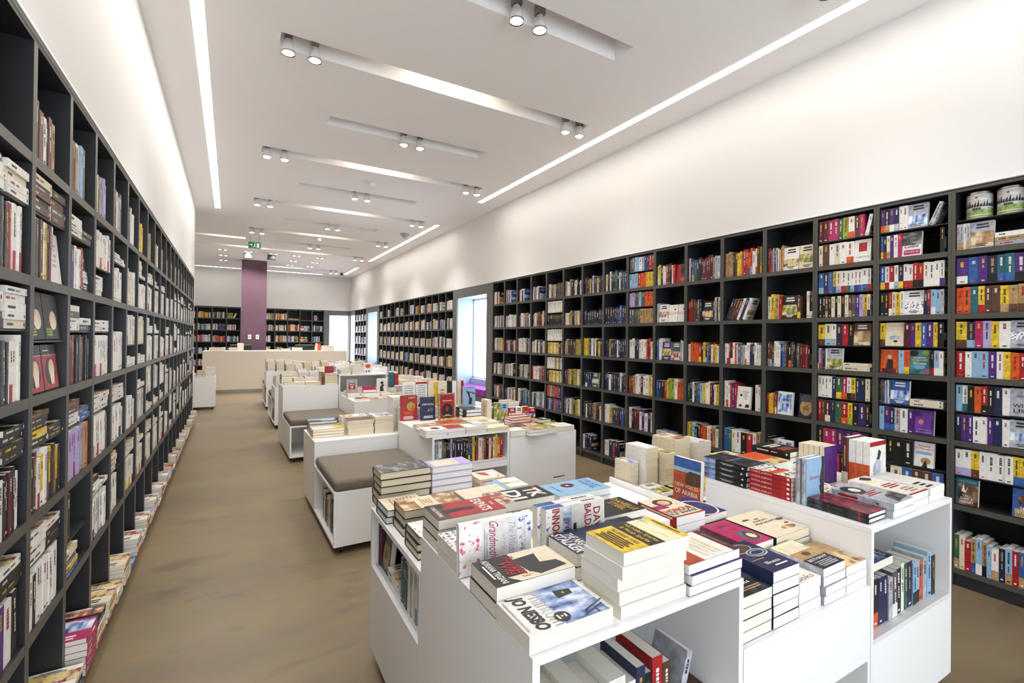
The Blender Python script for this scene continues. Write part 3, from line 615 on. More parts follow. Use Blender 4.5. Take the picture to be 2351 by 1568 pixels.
# --- left wall: PL bays from y = .958 (k = -3) to 10.47
PL = .4325
def leftM(y): return basis((XL, y, 0), (0, 1, 0), (-1, 0, 0))
LS = {   # (upper or None, lower), layout of the half shelf height
 -1: [(None, 'h y'), ('=wwwv =wwcw', 'e w g w m i g w g k g r wr wr w wr w'), ('=nnzw =cwwww', 'g k g m k g w k h g k wr w w w w'), ('=kkw =kkkk', 'c c w w k k g w k k m k w w'), ('=swk =kkw', 'w g k h v w k'), (None, '=kkkkk =kkwk')],
 0: [(None, 'h h w h m i'), ('=hkhhch =hghkh', 'w g w h k w y k m w Fcol2'), ('Fmil Fmil', 'Fred Fred'), ('=kykkhy =kk', 'k k h m wr yw w k g yk k h yk k'), ('=wwww =kkw', 'r w k w w w w w w w w'), (None, '=kkkk =kkw')],
 1: [(None, 'c h i w s g'), ('=www =gg', 'm v w w w r k Fk'), ('=wwgw =gw', 'k k m r g k h g k g m k g k'), ('=wwhh =bb', 'a a a ar a _ a i o'), ('w k', '=bybc'), (None, '=pppppp =rcywk')],
 2: [(None, 'c g i z a s'), ('w w w wo w w wr w', '=wwww'), ('=ww =ww', 'w w wp w wr w w w w'), ('=www =wwc', 'w wr w wr w w w w g'), ('=wwk =w', 'w wv w w a w w w'), (None, '=rcyc =ww')],
 3: [(None, 'i h w z g'), ('=ww =ww', 'w w w w w'), (None, 'w w w w w w'), ('=www =www', 'w w w w wk w'), ('=cccc', 'w w w w'), (None, '=cccoc =b')],
}
for k in range(-3, 19):
    y0 = 2.255+PL*k; Mx = leftM(y0); a, b_ = IW(PL)
    if k < -1: nm = 'left wall bay before the frame'; lab = 'dark grey bookcase bay on left wall, %s nearer than the picture shows' % ['second', 'first'][k+3]
    else: nm = 'left wall bay %s' % ORD[k+1]; lab = 'dark grey bookcase bay on the left wall, %s from the near end' % ORD[k+1]
    e_ = bay(Mx, PL, lab, 'bookcase bays along the left wall'); gr = 'books in the left wall bookcases'
    for r in range(6):
        z = LV[5-r]+BT; rn = ROWN[r]
        if k in LS: up, lo = LS[k][r]
        elif r == 0: up, lo = None, rnd(R.randint(3, 6), R.choice(['w i h c', 'c h w i', 'i w k z', 'w y h c']))
        elif r == 5: up, lo = None, R.choice(['=rcrw =wc', '=wwc =yw', '=bwr =w', '=cwwc'])
        else:
            lay_ = R.choice('AAABC'); wl = lambda n: ' '.join(R.choice(['w', 'w', 'w', 'w', 'c', 'wr', 'wy', 'z', 'c', 'wk']) for _ in range(n))
            if k < -1: wl = lambda n: rnd(n)
            if lay_ == 'A': up, lo = '=%s =%s' % ('wwcw'[:R.randint(2, 4)], 'wwc'[:R.randint(1, 3)]), wl(R.randint(7, 10))
            elif lay_ == 'B': up, lo = wl(8), '=wwc =ww'
            else: up, lo = None, wl(9)
        mid = .195 if (r == 2 and k == 0) else .235
        if up is not None and lo[:1] == '=' and k != 0: mid = .15
        if k < -1: up = None
        if up is not None: half(e_, PL, z+mid-.007); tier(Mx, a, b_, z+mid+.0006, up, .384-mid, .95, where='upper %s, %s' % (rn, nm), grp=gr, set_=.004, mass=(mid == .195))
        fl = .62 if r == 0 else .93
        tier(Mx, a, b_, z, lo, (mid-.008) if up is not None else .37, fl, where='%s%s, %s' % ('lower ' if up is not None else '', rn, nm), grp=gr, set_=.004 if r < 5 else -.075, lw=.13 if r < 5 else .2, mass=(mid == .195 and up is not None))

# ------------------------------------------------------------------ display islands
def frame(x, y, deg): return T(x, y, 0) @ RZ(math.radians(deg))
ISL = dict(A=frame(.614, 2.408, -.75), B=frame(.659, 3.63, .8), C=frame(.652, 6.57, .8), D=frame(.661, 9.10, .5), E=frame(.67, 11.58, 0), K=frame(-1.02, 12.1, 0))
INAME = dict(A='nearest', B='second', C='third', D='fourth', E='fifth')
def unit(isl, x0, x1, y0, y1, top, lab, F=(), L=(), cushion=0, rim=0, slot=None, seam=None):
    g = .0012; x0 += g; x1 -= g; y0 += g; y1 -= g; w = x1-x0; d = y1-y0; th = .02
    e_ = empty('display_unit', ISL[isl] @ T(x0, y0, 0)); tag(e_, lab, 'display unit', 'white mobile display units')
    bd = MB().box(0, w, 0, d, top-th, top, 'white_laminate').build('top_board', e_)
    MB().box(th+.0005, w-th-.0005, .0, d-th-.001, .06, .08, 'white_laminate').build('base_board', e_)
    zt = top-th-.0006
    MB().box(w-th, w, 0, d, .06, zt, 'white_laminate').build('side_panel', e_)
    MB().box(th+.0005, w-th-.0005, d-th, d, .0805, zt, 'white_laminate').build('back_panel', e_)
    mb = MB()
    if L:
        lo = .06
        mb.box(0, th, 0, th, .06, zt, 'white_laminate'); mb.box(0, th, d-th, d, .06, zt, 'white_laminate')
        for z0, z1 in L:
            mb.box(0, th, th, d-th, lo, z0, 'white_laminate'); lo = z1
            MB().box(th+.0005, w-th-.0005, .0215, d-.0215, z0-th, z0, 'white_inner').build('shelf_board', e_) if z0 > .1 else None
        if lo < zt-.001: mb.box(0, th, th, d-th, lo, zt, 'white_laminate')
    else: mb.box(0, th, 0, d, .06, zt, 'white_laminate')
    mb.build('side_panel', e_)
    mb = MB(); lo = .0805; X0, X1 = th+.0005, w-th-.0005
    for z0, z1 in F:
        if z0-lo > .03: mb.box(X0, X1, 0, th, lo, z0-th, 'white_laminate')
        if z0 > .1: MB().box(X0, X1, 0, d-.0215, z0-th+.0004, z0, 'white_inner').build('shelf_board', e_)
        lo = z1
    if lo < zt-.004:
        if slot:
            a, b_, zs = slot; a -= x0; b_ -= x0
            mb.box(X0, X1, 0, th, lo, zs-.006, 'white_laminate'); mb.box(X0, X1, 0, th, zs+.006, zt, 'white_laminate'); mb.box(X0, a, 0, th, zs-.006, zs+.006, 'white_laminate'); mb.box(b_, X1, 0, th, zs-.006, zs+.006, 'white_laminate')
        elif seam: mb.box(X0, X1, 0, th, lo, seam-.0015, 'white_laminate'); mb.box(X0, X1, .003, th, seam-.0015, seam+.0015, 'white_laminate'); mb.box(X0, X1, 0, th, seam+.0015, zt, 'white_laminate')
        else: mb.box(X0, X1, 0, th, lo, zt, 'white_laminate')
    if mb.v: mb.build('front_panel', e_)
    if rim: MB().box(-.0005, th*.6, 0, d, top+.0003, top+rim, 'white_laminate').build('rim', e_)
    for cx in (.06, w-.06):
        for cy in (.06, d-.06):
            c = MB().box(cx-.014, cx+.014, cy-.02, cy+.02, .028, .0595, 'steel').build('caster', e_)
            wm = MB().cyl((0, 0), .025, .025, -.01, .01, 'rubber', 14, Mx=T(cx, cy, .0265) @ Matrix.Rotation(PI/2, 4, 'Y')).build('wheel', c)
    if cushion:
        m_ = MB(); m_.box(.004, w-.004, .004, d-.02, top+.001, top+cushion, 'cushion'); c = m_.build('seat_cushion', e_)
        bv = c.modifiers.new('b', 'BEVEL'); bv.width = .028; bv.segments = 4
        for p in c.data.polygons: p.use_smooth = True
    return e_
U = unit
U('A', 0, .765, -.75, 0, .745, 'low white unit with hardback stacks and an open side shelf, nearest island, aisle side', L=[(.468, .722)])
U('A', 0, .765, -1.51, -.75, .875, 'tall white front corner unit carrying novel stacks above a large open shelf', F=[(.455, .852)])
U('A', .767, 1.558, -1.51, -.75, .655, 'lower white middle unit with medical thriller stacks along its front edge', F=[(.08, .37)])
U('A', 1.56, 2.33, -1.51, -.75, .875, 'tall white unit of the nearest island beside the romance shelves', F=[(.436, .852)])
U('A', .767, 1.558, -.75, 0, .655, 'low white inner unit of the nearest island, ringed by the others')
U('A', 1.56, 2.33, -.75, 0, .66, 'low white unit with beige paperback stacks behind the tall romance-side unit', rim=.03)
U('B', 0, .753, 0, .868, .46, 'white bench unit with grey cushion beside the aisle, nearer of the two seats', L=[(.08, .44)], cushion=.082)
U('B', 0, .753, .87, 1.52, .665, 'white unit with blue and yellow book stacks behind the nearer grey seat')
U('B', .755, 1.488, 0, .87, .79, 'tall white unit with a front row of travel books under flat covers', F=[(.08, .475), (.545, .768)])
U('B', 1.49, 2.243, 0, .75, .72, 'closed white unit with thin handle slot at the second island corner', slot=(1.975, 2.11, .293))
U('B', .755, 1.488, .872, 1.52, .66, 'white unit under standing display books behind the tall travel unit')
U('B', 1.49, 2.243, .752, 1.52, .66, 'white unit at the rear corner of the second island by the wall shelves')
U('C', 0, .753, 0, .836, .46, 'white bench unit with grey cushion and open front, third island', F=[(.1, .44)], cushion=.082)
U('C', 0, .753, .838, 1.45, .885, 'tall plain white unit behind the farther grey seat')
U('C', .755, 1.488, -.15, .836, .745, 'white unit beside the farther grey seat with grey and pink books on top')
U('C', .755, 1.488, .838, 1.45, 1.03, 'tall white unit with a grey open front in the third island', F=[(.3, 1.008)])
U('C', 1.49, 2.24, -.15, .6, .70, 'white corner unit of the third island, nearest the wall shelves')
U('C', 1.49, 2.24, .602, 1.45, .75, 'white rear unit of the third island under stacked white paperbacks')
U('D', 0, .75, 0, .70, .71, 'narrow-looking white unit of the fourth island, half hidden by the third', L=[(.08, .5)])
U('D', 0, .75, .702, 1.5, .46, 'white bench unit of the fourth island beside the aisle', L=[(.08, .44)], cushion=.08)
U('D', .752, 1.49, 0, .75, .80, 'white middle unit of the fourth island under pale stacks')
U('D', 1.492, 2.24, 0, .75, .72, 'white wall-side front unit of the fourth island')
U('D', .752, 1.49, .752, 1.5, .75, 'white rear middle unit of the fourth island')
U('D', 1.492, 2.24, .752, 1.5, .75, 'white rear wall-side unit of the fourth island')
U('E', 0, .75, 0, .75, .818, 'white aisle-side unit of the fifth island near the counter', L=[(.08, .5)])
U('E', 0, .75, .752, 1.5, .46, 'white bench unit of the fifth island near the counter', L=[(.08, .42)], cushion=.08)
U('E', .752, 1.49, 0, .75, .80, 'white middle front unit of the fifth island')
U('E', 1.492, 2.24, 0, .75, .78, 'white wall-side front unit of the fifth island')
U('E', .752, 1.49, .752, 1.5, .72, 'white rear middle unit of the fifth island')
U('E', 1.492, 2.24, .752, 1.5, .72, 'white rear wall-side unit of the fifth island')
U('K', 0, .37, 0, .5, .76, 'small white unit on castors where the left bookcase ends', F=[(.1, .38)])
U('K', .37, .745, .02, .56, .70, 'small closed white unit on castors before the counter, by left bookcase')

AX = {'S': ((1, 0, 0), (0, 1, 0)), 'R': ((0, -1, 0), (1, 0, 0)), 'T': ((-1, 0, 0), (0, -1, 0)), 'Q': ((0, 1, 0), (-1, 0, 0))}
def stack(isl, kd, X0, Y0, w, h, n, t, z0, c, desc, hard=False, pg='page', art=None, sart=None, c2=None, jit=.004, rot=0, tl=0, top_c=None):
    """n copies lying in a pile; X0, Y0 = front left corner of the footprint on the island"""
    ex, ey = (w, h) if kd in 'ST' else (h, w)
    for i in range(n):
        jx = R.uniform(-jit, jit) if i else 0; jy = R.uniform(-jit, jit) if i else 0; a = math.radians(rot+(R.uniform(-1.2, 1.2) if i and n > 1 else 0))
        ctr = T(X0+ex/2+jx, Y0+ey/2+jy, z0+.0006+i*(t+.0007)) @ RZ(a)
        ax, ay = AX[kd]; ox = {'S': (-w/2, -h/2), 'R': (-h/2, w/2), 'T': (w/2, h/2), 'Q': (h/2, -w/2)}[kd]
        Mx = ISL[isl] @ ctr @ basis((ox[0], ox[1], 0), ax, ay)
        last = i == n-1
        if n == 1: lab = desc
        else: lab = ('top copy of ' if last else 'lowest copy of ' if i == 0 else ORD[n-1-i]+' copy down, ')+desc
        book('hardback' if hard else 'paperback', Mx, w, h, t, (top_c or c) if last else c, c2, hard, pg, art if last else None, sart, lab, desc if n > 1 else 'books on the display islands', top=last, front=last, deco=bool(sart is None and n < 9), prio=0)
def stand(isl, kd, x, y, z, w, h, t, c, lab, hard=False, pg='page', art=None, sart=None, c2=None, tilt=0, yaw=0, name=None):
    """a book on its edge. UF: cover to the front, UL: cover to the front on its side, UX: cover to the aisle, UP: pages to the front"""
    ax, ay, o = {'UF': ((1, 0, 0), (0, 0, 1), (0, 0, 0)), 'UL': ((0, 0, -1), (1, 0, 0), (0, 0, w)), 'UX': ((0, -1, 0), (0, 0, 1), (0, 0, 0)), 'US': ((0, 1, 0), (0, 0, 1), (0, 0, 0)), 'UP': ((0, -1, 0), (0, 0, 1), (0, 0, 0)), 'UB': ((-1, 0, 0), (0, 0, 1), (0, 0, 0))}[kd]
    Mx = ISL[isl] @ T(x, y, z+.0008) @ RZ(math.radians(yaw)) @ (Matrix.Rotation(math.radians(tilt), 4, 'X') if kd in ('UF', 'UL', 'UB') else Matrix.Rotation(math.radians(-tilt), 4, 'Y')) @ basis(o, ax, ay)
    book('hardback' if hard else 'paperback', Mx, w, h, t, c, c2, hard, pg, art, sart, lab, 'books on the display islands', deco=sart is None)
Q = lambda a, b_, c, d, m_: ('q', a, b_, c, d, m_)
# nearest island: low unit
stack('A', 'R', .03, -.06, .155, .262, 5, .036, .745, 'k', 'black hardbacks under a grey wave photo cover', True, 'pagec', [Q(0, 0, 1, 1, 'a_photo')], jit=.006)
stack('A', 'R', .305, -.05, .15, .235, 5, .034, .745, 'a', 'lavender hardbacks with a cream label panel', True, 'pagew', [Q(.2, .1, .9, .7, 'c'), ('c', .5, .4, .12, .1, 'a'), ('c', .5, .4, .1, .08, 'c'), ('l', .3, .8, .55, .65, 2, 'a')], jit=.003)
stack('A', 'R', .60, -.02, .16, .165, 2, .03, .745, 'c', 'cream paperbacks showing a red painted figure', art=[('p', [(.1, .2), (.5, .3), (.9, .8), (.6, .9), (.2, .5)], 'r'), Q(.3, .55, .8, .85, 'a_floral')], jit=.004, pg='pagec')
stack('A', 'R', .585, -.225, .16, .205, 2, .031, .745, 'c', 'mint hardbacks with a brush on the cover', True, 'pagew', [Q(0, 0, 1, .45, 's'), Q(0, .45, 1, 1, 'w'), ('p', [(.42, .35), (.62, .35), (.6, .6), (.55, .62), (.54, .95), (.5, .95), (.49, .62), (.44, .6)], 'i'), Q(.0, .0, .12, .3, 'r')])
stack('A', 'R', .008, -.253, .18, .2, 2, .031, .745, 'n', 'cream-topped hardbacks with blue boards beside the wave photo pile', True, 'pagew', [Q(.02, .02, .98, .98, 'c'), ('l', .15, .85, .2, .9, 8, 'i')])
stack('A', 'R', .035, -.425, .155, .27, 3, .037, .745, 'k', 'sepia photo hardbacks with cream title panel', True, 'pagec', [Q(0, 0, 1, .28, 'a_brown'), Q(0, .28, 1, .62, 'c'), Q(0, .62, 1, 1, 'a_brown'), ('l', .2, .8, .35, .55, 4, 'i')], jit=.006)
stack('A', 'R', .325, -.43, .155, .235, 3, .037, .745, 'c', 'plain cream paperbacks between sepia and mint piles', pg='pagec')
stack('A', 'R', .02, -.66, .165, .28, 3, .029, .745, 'k', 'black-edged hardbacks with faded rose cover', True, 'pagec', [Q(.02, .02, .98, .98, 'a_floral'), Q(.1, .3, .9, .6, 'w')], jit=.005)
stack('A', 'R', .325, -.742, .15, .27, 5, .0375, .745, 'k', 'dark paperbacks with giant white capital letters', art=[Q(0, .0, 1, .3, 'a_mix2'), TT('DI', .42, .28, 'w', .75, .03), TT('TK', .78, .28, 'w', .75, .03), ('c', .12, .9, .07, .04, 'r')], pg='page')
stack('A', 'R', .625, -.742, .172, .29, 5, .0345, .745, 's', 'pale blue hardbacks with a red apple oval', True, 'pagew', [('c', .35, .42, .17, .12, 'm'), ('p', [(.3, .42), (.4, .44), (.4, .40), (.32, .39)], 'w'), TT('HILARY', .86, .09, 'b', .7, 0), TT('MANTEL', .74, .09, 'b', .75, 0), TT('New Book', .15, .05, 'b', .5, 0)], c2=None)
# nearest island: tall corner unit
zA = .875
stack('A', 'R', .008, -.897, .15, .262, 3, .0345, zA, 'k', 'red and black Expats paperbacks', art=[Q(0, .2, 1, 1, 'r'), Q(0, 0, 1, .2, 'h'), ('p', [(.45, .15), (.7, .15), (.62, .45), (.68, .55), (.6, .62), (.5, .6), (.45, .4)], 'k'), Q(0, .0, .3, .24, 'k'), TT('THE', .9, .05, 'w', .25), TT('EXPATS', .74, .16, 'w', .82, .03), TT('CHRIS PAVONE', .08, .06, 'w', .7, .02)])
stack('A', 'R', .002, -1.069, .153, .2, 2, .034, zA, 'w', 'blue and orange flowered paperbacks', art=[Q(0, 0, 1, 1, 'a_flow'), TT('HOUSE', .5, .12, 'o', .7)])
stand('A', 'UL', .0, -1.078, zA, .157, .255, .022, 'w', 'red-edged hardback with pink flowers standing sideways, a wise grandmother title', True, 'pagew', [Q(0, 0, 1, .3, 'a_floral'), Q(0, .8, 1, 1, 'a_florb'), Q(.05, .3, .98, .8, 'w'), TT('Adriana Trigiani', .9, .04, 'z', .7, 0), TT('The Wisdom', .72, .1, 'a', .75, 0, .3), TT('of my', .6, .06, 'a', .3, 0, .3), TT('Grandmothers', .46, .13, 'p', .9, 0, .3), ('l', .15, .85, .32, .38, 2, 'z')], tilt=-3)
for j in range(2):
    stand('A', 'UL', .305+.012*(1-j)-.024*(1-j), -1.083+.034*(1-j), zA, .157, .25, .03, 'w', 'pale blue Innocent paperback standing sideways, %s one' % ('front' if j else 'rear'), art=[Q(0, .0, 1, .12, 'a_florb'), Q(0, .28, 1, .42, 'a_sea'), TT('INNOCENT', .16, .13, 'r', .95, .02), TT('THE', .34, .06, 'r', .4, .01), TT('DAVID', .86, .12, 'r', .7, .01), TT('BALDACCI', .7, .12, 'r', .9, .01), Q(.4, .45, .6, .5, 'ink')], c2='b', tilt=-2)
stack('A', 'R', .30, -1.279, .152, .25, 2, .04, zA, 'n', 'navy Night Stalker paperbacks beneath the Innocent pair', art=[TT('THE NIGHT', .25, .13, 'w', .8, .02, .2), TT('STALKER', .1, .15, 'w', .95, .03, .2), TT('ROBERT', .6, .09, 'r', .6, .02, .2), TT('C', .75, .12, 'w', .2, .02)])
stack('A', 'R', .0, -1.33, .155, .252, 2, .0395, zA, 'k', "Shoemaker's Wife paperbacks in black, red and cream", art=[Q(0, .45, 1, 1, 'c'), ('p', [(.25, .42), (.95, .5), (.85, .95), (.6, .9), (.55, .7), (.2, .75)], 'k'), ('c', .3, .88, .16, .08, 'c'), ('p', [(.8, .2), (1, .3), (1, .6), (.8, .5)], 'c'), TT("Shoemaker's", .42, .13, 'r', .85, .01, .3), TT('Wife', .3, .15, 'r', .5, .01, .3), TT('ADRIANA TRIGIANI', .13, .08, 'w', .9, .02), ('l', .2, .8, .04, .08, 1, 'w')], sart=[], pg='page')
stack('A', 'R', .0, -1.496, .162, .252, 1, .044, zA, 'w', 'blue and white Phantom paperback at the front corner', art=[Q(0, .42, 1, .95, 'a_sea'), ('p', [(.15, .62), (.38, .6), (.35, .8), (.2, .82)], 'ink'), Q(.24, .7, .29, .725, 'y'), TT('Phantom', .40, .19, 'z', .95, -.005), TT('JO NESBO', .175, .2, 'ink', .93, .04, .15), ('l', .08, .92, .02, .06, 1, 'z'), ('c', .82, .45, .13, .085, 'ink'), ('l', .73, .9, .39, .51, 3, 'w'), ('p', [(.7, .99), (.72, .99), (.86, .72), (.84, .72)], 'h'), ('p', [(.8, .95), (.82, .95), (.97, .66), (.95, .66)], 'h'), ('p', [(.86, .82), (.87, .83), (.99, .84), (.99, .82)], 'h')])
stack('A', 'R', .28, -1.494, .155, .245, 5, .0342, zA, 'w', 'thick paperbacks with yellow Nicholas Sparks accident guide cover', art=[Q(0, .0, 1, .38, 'y'), Q(0, .38, 1, .62, 'k'), Q(0, .62, 1, .9, 'a_field'), Q(0, .9, 1, 1, 'y'), TT('Nicholas Sparks', .55, .09, 'y', .85, .01), TT('& Micah Sparks', .45, .08, 'y', .75, .01), ('l', .1, .9, .05, .26, 5, 'h'), TT('ACCIDENT GUIDE', .31, .05, 'h', .7), ('l', .1, .9, .93, .97, 1, 'h')], sart=[], jit=.006)
stack('A', 'R', .56, -1.335, .15, .2, 1, .038, zA, 'a', 'lavender Lisa Scottoline paperback behind the yellow-topped pile', art=[TT('LISA', .88, .1, 'ink', .5, .01), TT('SCOTTOLINE', .75, .12, 'ink', .92, .01), Q(0, 0, 1, .5, 'y')])
stack('A', 'R', .53, -1.503, .155, .23, 3, .029, zA, 'v', 'white-covered books with a maroon band and orange flower', art=[Q(0, 0, 1, 1, 'w'), Q(0, .88, 1, 1, 'm'), Q(.0, .0, .7, .22, 'm'), Q(.2, .0, 1, .3, 'a_dune'), ('l', .1, .8, .93, .96, 1, 'i'), ('l', .2, .9, .4, .75, 4, 'c')], sart=[], pg='pagew')
stack('A', 'R', .635, -.99, .162, .25, 1, .03, zA, 'k', 'black Danielle Steel book with pink shoe', art=[('c', .45, .25, .13, .12, 'p'), ('c', .6, .2, .16, .06, 'p'), TT('DANIELLE', .82, .13, 'gold', .9, .02), TT('STEEL', .66, .13, 'gold', .6, .02)])
stack('A', 'R', .30, -.95, .15, .262, 1, .03, zA, 'w', 'plain white paperback lying behind the Innocent pair')
stack('A', 'R', .57, -1.165, .15, .18, 1, .03, zA, 'k', 'dark paperback lying between Stalker and Danielle Steel books', art=[Q(0, 0, 1, 1, 'a_dark')])
# nearest island: middle unit
zM = .655
stack('A', 'S', .782, -1.492, .156, .2, 4, .036, zM, 'n', 'navy crystal-cover paperbacks at the end of the front row', art=[Q(0, 0, 1, 1, 'a_dark'), ('c', .3, .7, .25, .18, 'a_silv'), TT('Illness', .3, .08, 'w', .5), ('l', .2, .9, .1, .2, 2, 'i')], sart=[], jit=.002)
stack('A', 'S', .944, -1.494, .147, .205, 5, .037, zM, 'n', 'navy stethoscope-cover paperbacks', art=[('c', .35, .8, .42, .16, 'z'), ('c', .35, .8, .38, .13, 'h'), ('c', .62, .58, .34, .13, 'z'), ('c', .62, .58, .29, .10, 'n'), ('c', .62, .58, .24, .08, 'z'), ('c', .62, .58, .2, .06, 'n'), Q(.05, .38, .5, .4, 'gold'), TT('Illness', .24, .08, 'w', .5), ('l', .3, .9, .1, .16, 1, 'w')], sart=[], jit=.002, pg='pagew')
stack('A', 'S', 1.1, -1.49, .138, .19, 3, .035, zM, 'w', 'white cookery paperbacks lettered ooks', art=[TT('ooks', .12, .13, 'm', .7, .0, .2), ('l', .1, .9, .5, .9, 4, 'c')], sart=[], pg='pagew')
stack('A', 'S', 1.244, -1.498, .15, .2, 4, .032, zM, 'z', 'gold and black paperbacks with small tree cover', art=[Q(0, .45, 1, 1, 'a_field'), Q(0, .35, 1, .62, 'i'), Q(0, 0, 1, .36, 'k'), ('c', .5, .5, .14, .07, 'h'), Q(.15, .66, .85, .9, 'c'), TT('BETHANY', .29, .07, 'w', .8, .01), ('l', .1, .9, .04, .22, 4, 'z')], sart=[], pg='pagew')
stack('A', 'S', 1.398, -1.498, .15, .19, 3, .033, zM, 'w', 'tan-topped paperbacks in the row end beside the tall unit', art=[Q(0, 0, 1, 1, 'a_mix'), Q(0, .5, 1, 1, 'i')], sart=[], pg='pagew')
stack('A', 'S', .972, -1.28, .16, .2, 4, .036, zM, 'k', 'black novels beneath the pink book', art=[('l', .1, .9, .1, .25, 2, 'w'), TT('THE DARK', .4, .08, 'z', .6)])
stack('A', 'S', 1.143, -1.28, .155, .225, 4, .037, zM, 'p', 'hot pink paperbacks with a veiled face', art=[('c', .65, .3, .27, .2, 'a_teal'), ('c', .67, .28, .2, .16, 'h'), ('c', .68, .28, .12, .1, 'a_face'), TT('Wild', .8, .05, 'm', .3)], sart=[])
stack('A', 'S', 1.306, -1.28, .24, .235, 4, .037, zM, 'k', 'large cream Haruki Murakami paperbacks with a close-up face', art=[Q(0, 0, 1, 1, 'c'), ('c', .7, .2, .2, .07, 'a_brown'), ('c', .25, .75, .1, .03, 'h'), ('c', .5, .7, .06, .02, 'h'), ('c', .85, .33, .06, .03, 'r'), TT('HARUKI', .62, .06, 'ink', .4, 0), TT('MURAKAMI', .52, .06, 'ink', .55, 0), ('c', .9, .5, .1, .04, 'h')], sart=[], pg='pagec')
stack('A', 'S', .80, -1.28, .16, .2, 4, .036, zM, 'c', 'sepia portrait paperbacks near the maroon-banded books', art=[Q(0, 0, 1, 1, 'a_brown'), ('c', .5, .5, .2, .2, 'a_face')])
stack('A', 'S', 1.0, -1.045, .175, .225, 6, .034, zM, 'c', 'cream and red Honour paperbacks by Elif Shafak', art=[('c', .5, .72, .28, .18, 'h'), ('c', .52, .7, .17, .12, 'a_face'), Q(0, .45, .4, .62, 'p'), TT('HONOUR', .3, .16, 'r', .92, .03), TT('ELIF SHAFAK', .16, .1, 't', .92, .02), Q(.0, .02, 1, .06, 'r')], sart=[Q(0, 0, 1, 1, 'r'), ('l', .05, .95, .1, .9, 2, 'c')], pg='pagew')
stack('A', 'S', 1.2, -1.03, .155, .22, 5, .034, zM, 'd', 'violet lace-edged paperbacks behind Honour', art=[('c', .45, .4, .55, .42, 'w'), ('c', .45, .4, .5, .38, 'd')], sart=[])
stack('A', 'S', .80, -1.045, .16, .24, 6, .034, zM, 'w', 'plain white paperbacks left of the Honour pile')
stack('A', 'S', .80, -.74, .16, .22, 4, .034, zM, 'c', 'cream inner stack behind the Danielle Steel book')
stack('A', 'S', .80, -.5, .16, .22, 3, .034, zM, 'n', 'navy stack on the low inner unit')
stack('A', 'S', .98, -.62, .16, .24, 2, .034, zM, 'k', 'dark stack in the middle of the low inner unit', art=covart('z1', 'k'))
stack('A', 'S', 1.16, -.68, .16, .24, 1, .03, zM, 'r', 'red book lying on the low inner unit', art=covart('z2', 'r'))
stack('A', 'S', 1.365, -.76+.02, .17, .24, 1, .035, zM, 'b', 'blue book lying under the New Voices of Arabia book')
stand('A', 'UX', 1.552, -.565, zM+.036, .178, .265, .028, 'a_dune', 'orange dune New Voices of Arabia book leaning on the tall unit', art=[Q(0, .8, 1, 1, 'b'), Q(0, .72, 1, .8, 's'), Q(.0, .0, 1, .72, 'a_dune'), ('p', [(.45, .45), (1, .5), (1, .75), (.6, .76), (.45, .68)], 'h'), TT('NEW VOICES', .44, .075, 'c', .85, .01), TT('OF ARABIA', .31, .1, 'w', .85, .01), ('l', .3, .8, .2, .24, 1, 'i')]+[Q(.12, .66, .8, .664, 'i'), Q(.12, .02, .124, .66, 'i'), Q(.8, .02, .804, .66, 'i')], tilt=-2)
# nearest island: tall unit by the romance shelves
stack('A', 'S', 1.583, -.965, .16, .245, 4, .0262, zA, 'k', 'black Water Theatre hardbacks with misty spines', True, 'pagew', [Q(0, 0, 1, 1, 'a_dark'), TT('Water Theatre', .5, .07, 'z', .8, 0, .2)], sart=[Q(0, 0, .3, 1, 'a_sea'), Q(.3, 0, 1, 1, 'k'), ('l', .4, .75, .3, .7, 2, 'z'), Q(.9, .35, .94, .65, 'w')], jit=.001)
stack('A', 'S', 1.59, -1.182, .13, .203, 5, .0208, zA, 'r', 'red Jubran paperbacks with zigzag cover', art=[Q(0, 0, 1, 1, 'a_zig'), Q(0, .4, 1, .58, 'o')], sart=[TT('KHALIL JUBRAN', .5, .45, 'w', .5, .0, .2, .3), Q(.9, .25, .96, .75, 'w')], jit=.001)
for j in range(2):
    stand('A', 'UF', 1.592, -1.197-.025*j, zA, .145, .205, .0225, 'z', 'silver Samantha book standing upright, %s of the pair' % ('front' if j else 'rear'), True, 'pagew', [Q(.0, 0, 1, 1, 's'), ('p', [(.85, 0), (1, 0), (1, 1), (.84, 1), (.86, .8), (.74, .5), (.78, .4), (.72, .35), (.8, .2)], 'ink'), TT('Samantha', .58, .08, 'r', .62, 0)], sart=[TT('Samantha', .5, .4, 'r', .3, .0, 0, .25), TT('Lola Lane', .5, .4, 'i', .3, .0, 0, .7)])
stack('A', 'S', 1.601, -1.482, .142, .235, 2, .0195, zA, 'k', 'mottled maroon hardbacks at the deck edge', True, 'pagew', [Q(0, 0, 1, 1, 'a_maroon')], sart=[Q(0, 0, 1, 1, 'a_dark'), Q(.85, 0, .88, 1, 'r')], jit=.001)
stack('A', 'S', 1.757, -1.502, .188, .235, 2, .03, zA, 'z', 'white and red Mercier paperbacks with a photo oval', art=[('c', .3, .75, .3, .2, 'k'), ('c', .35, .74, .14, .1, 'w'), ('l', .1, .8, .4, .58, 3, 'r'), ('p', [(.3, .02), (1, .1), (1, .4), (.5, .3)], 'a_photo')], sart=[('l', .05, .5, .2, .8, 1, 'r'), ('l', .6, .9, .3, .7, 1, 'g')], jit=.001, pg='pagew')
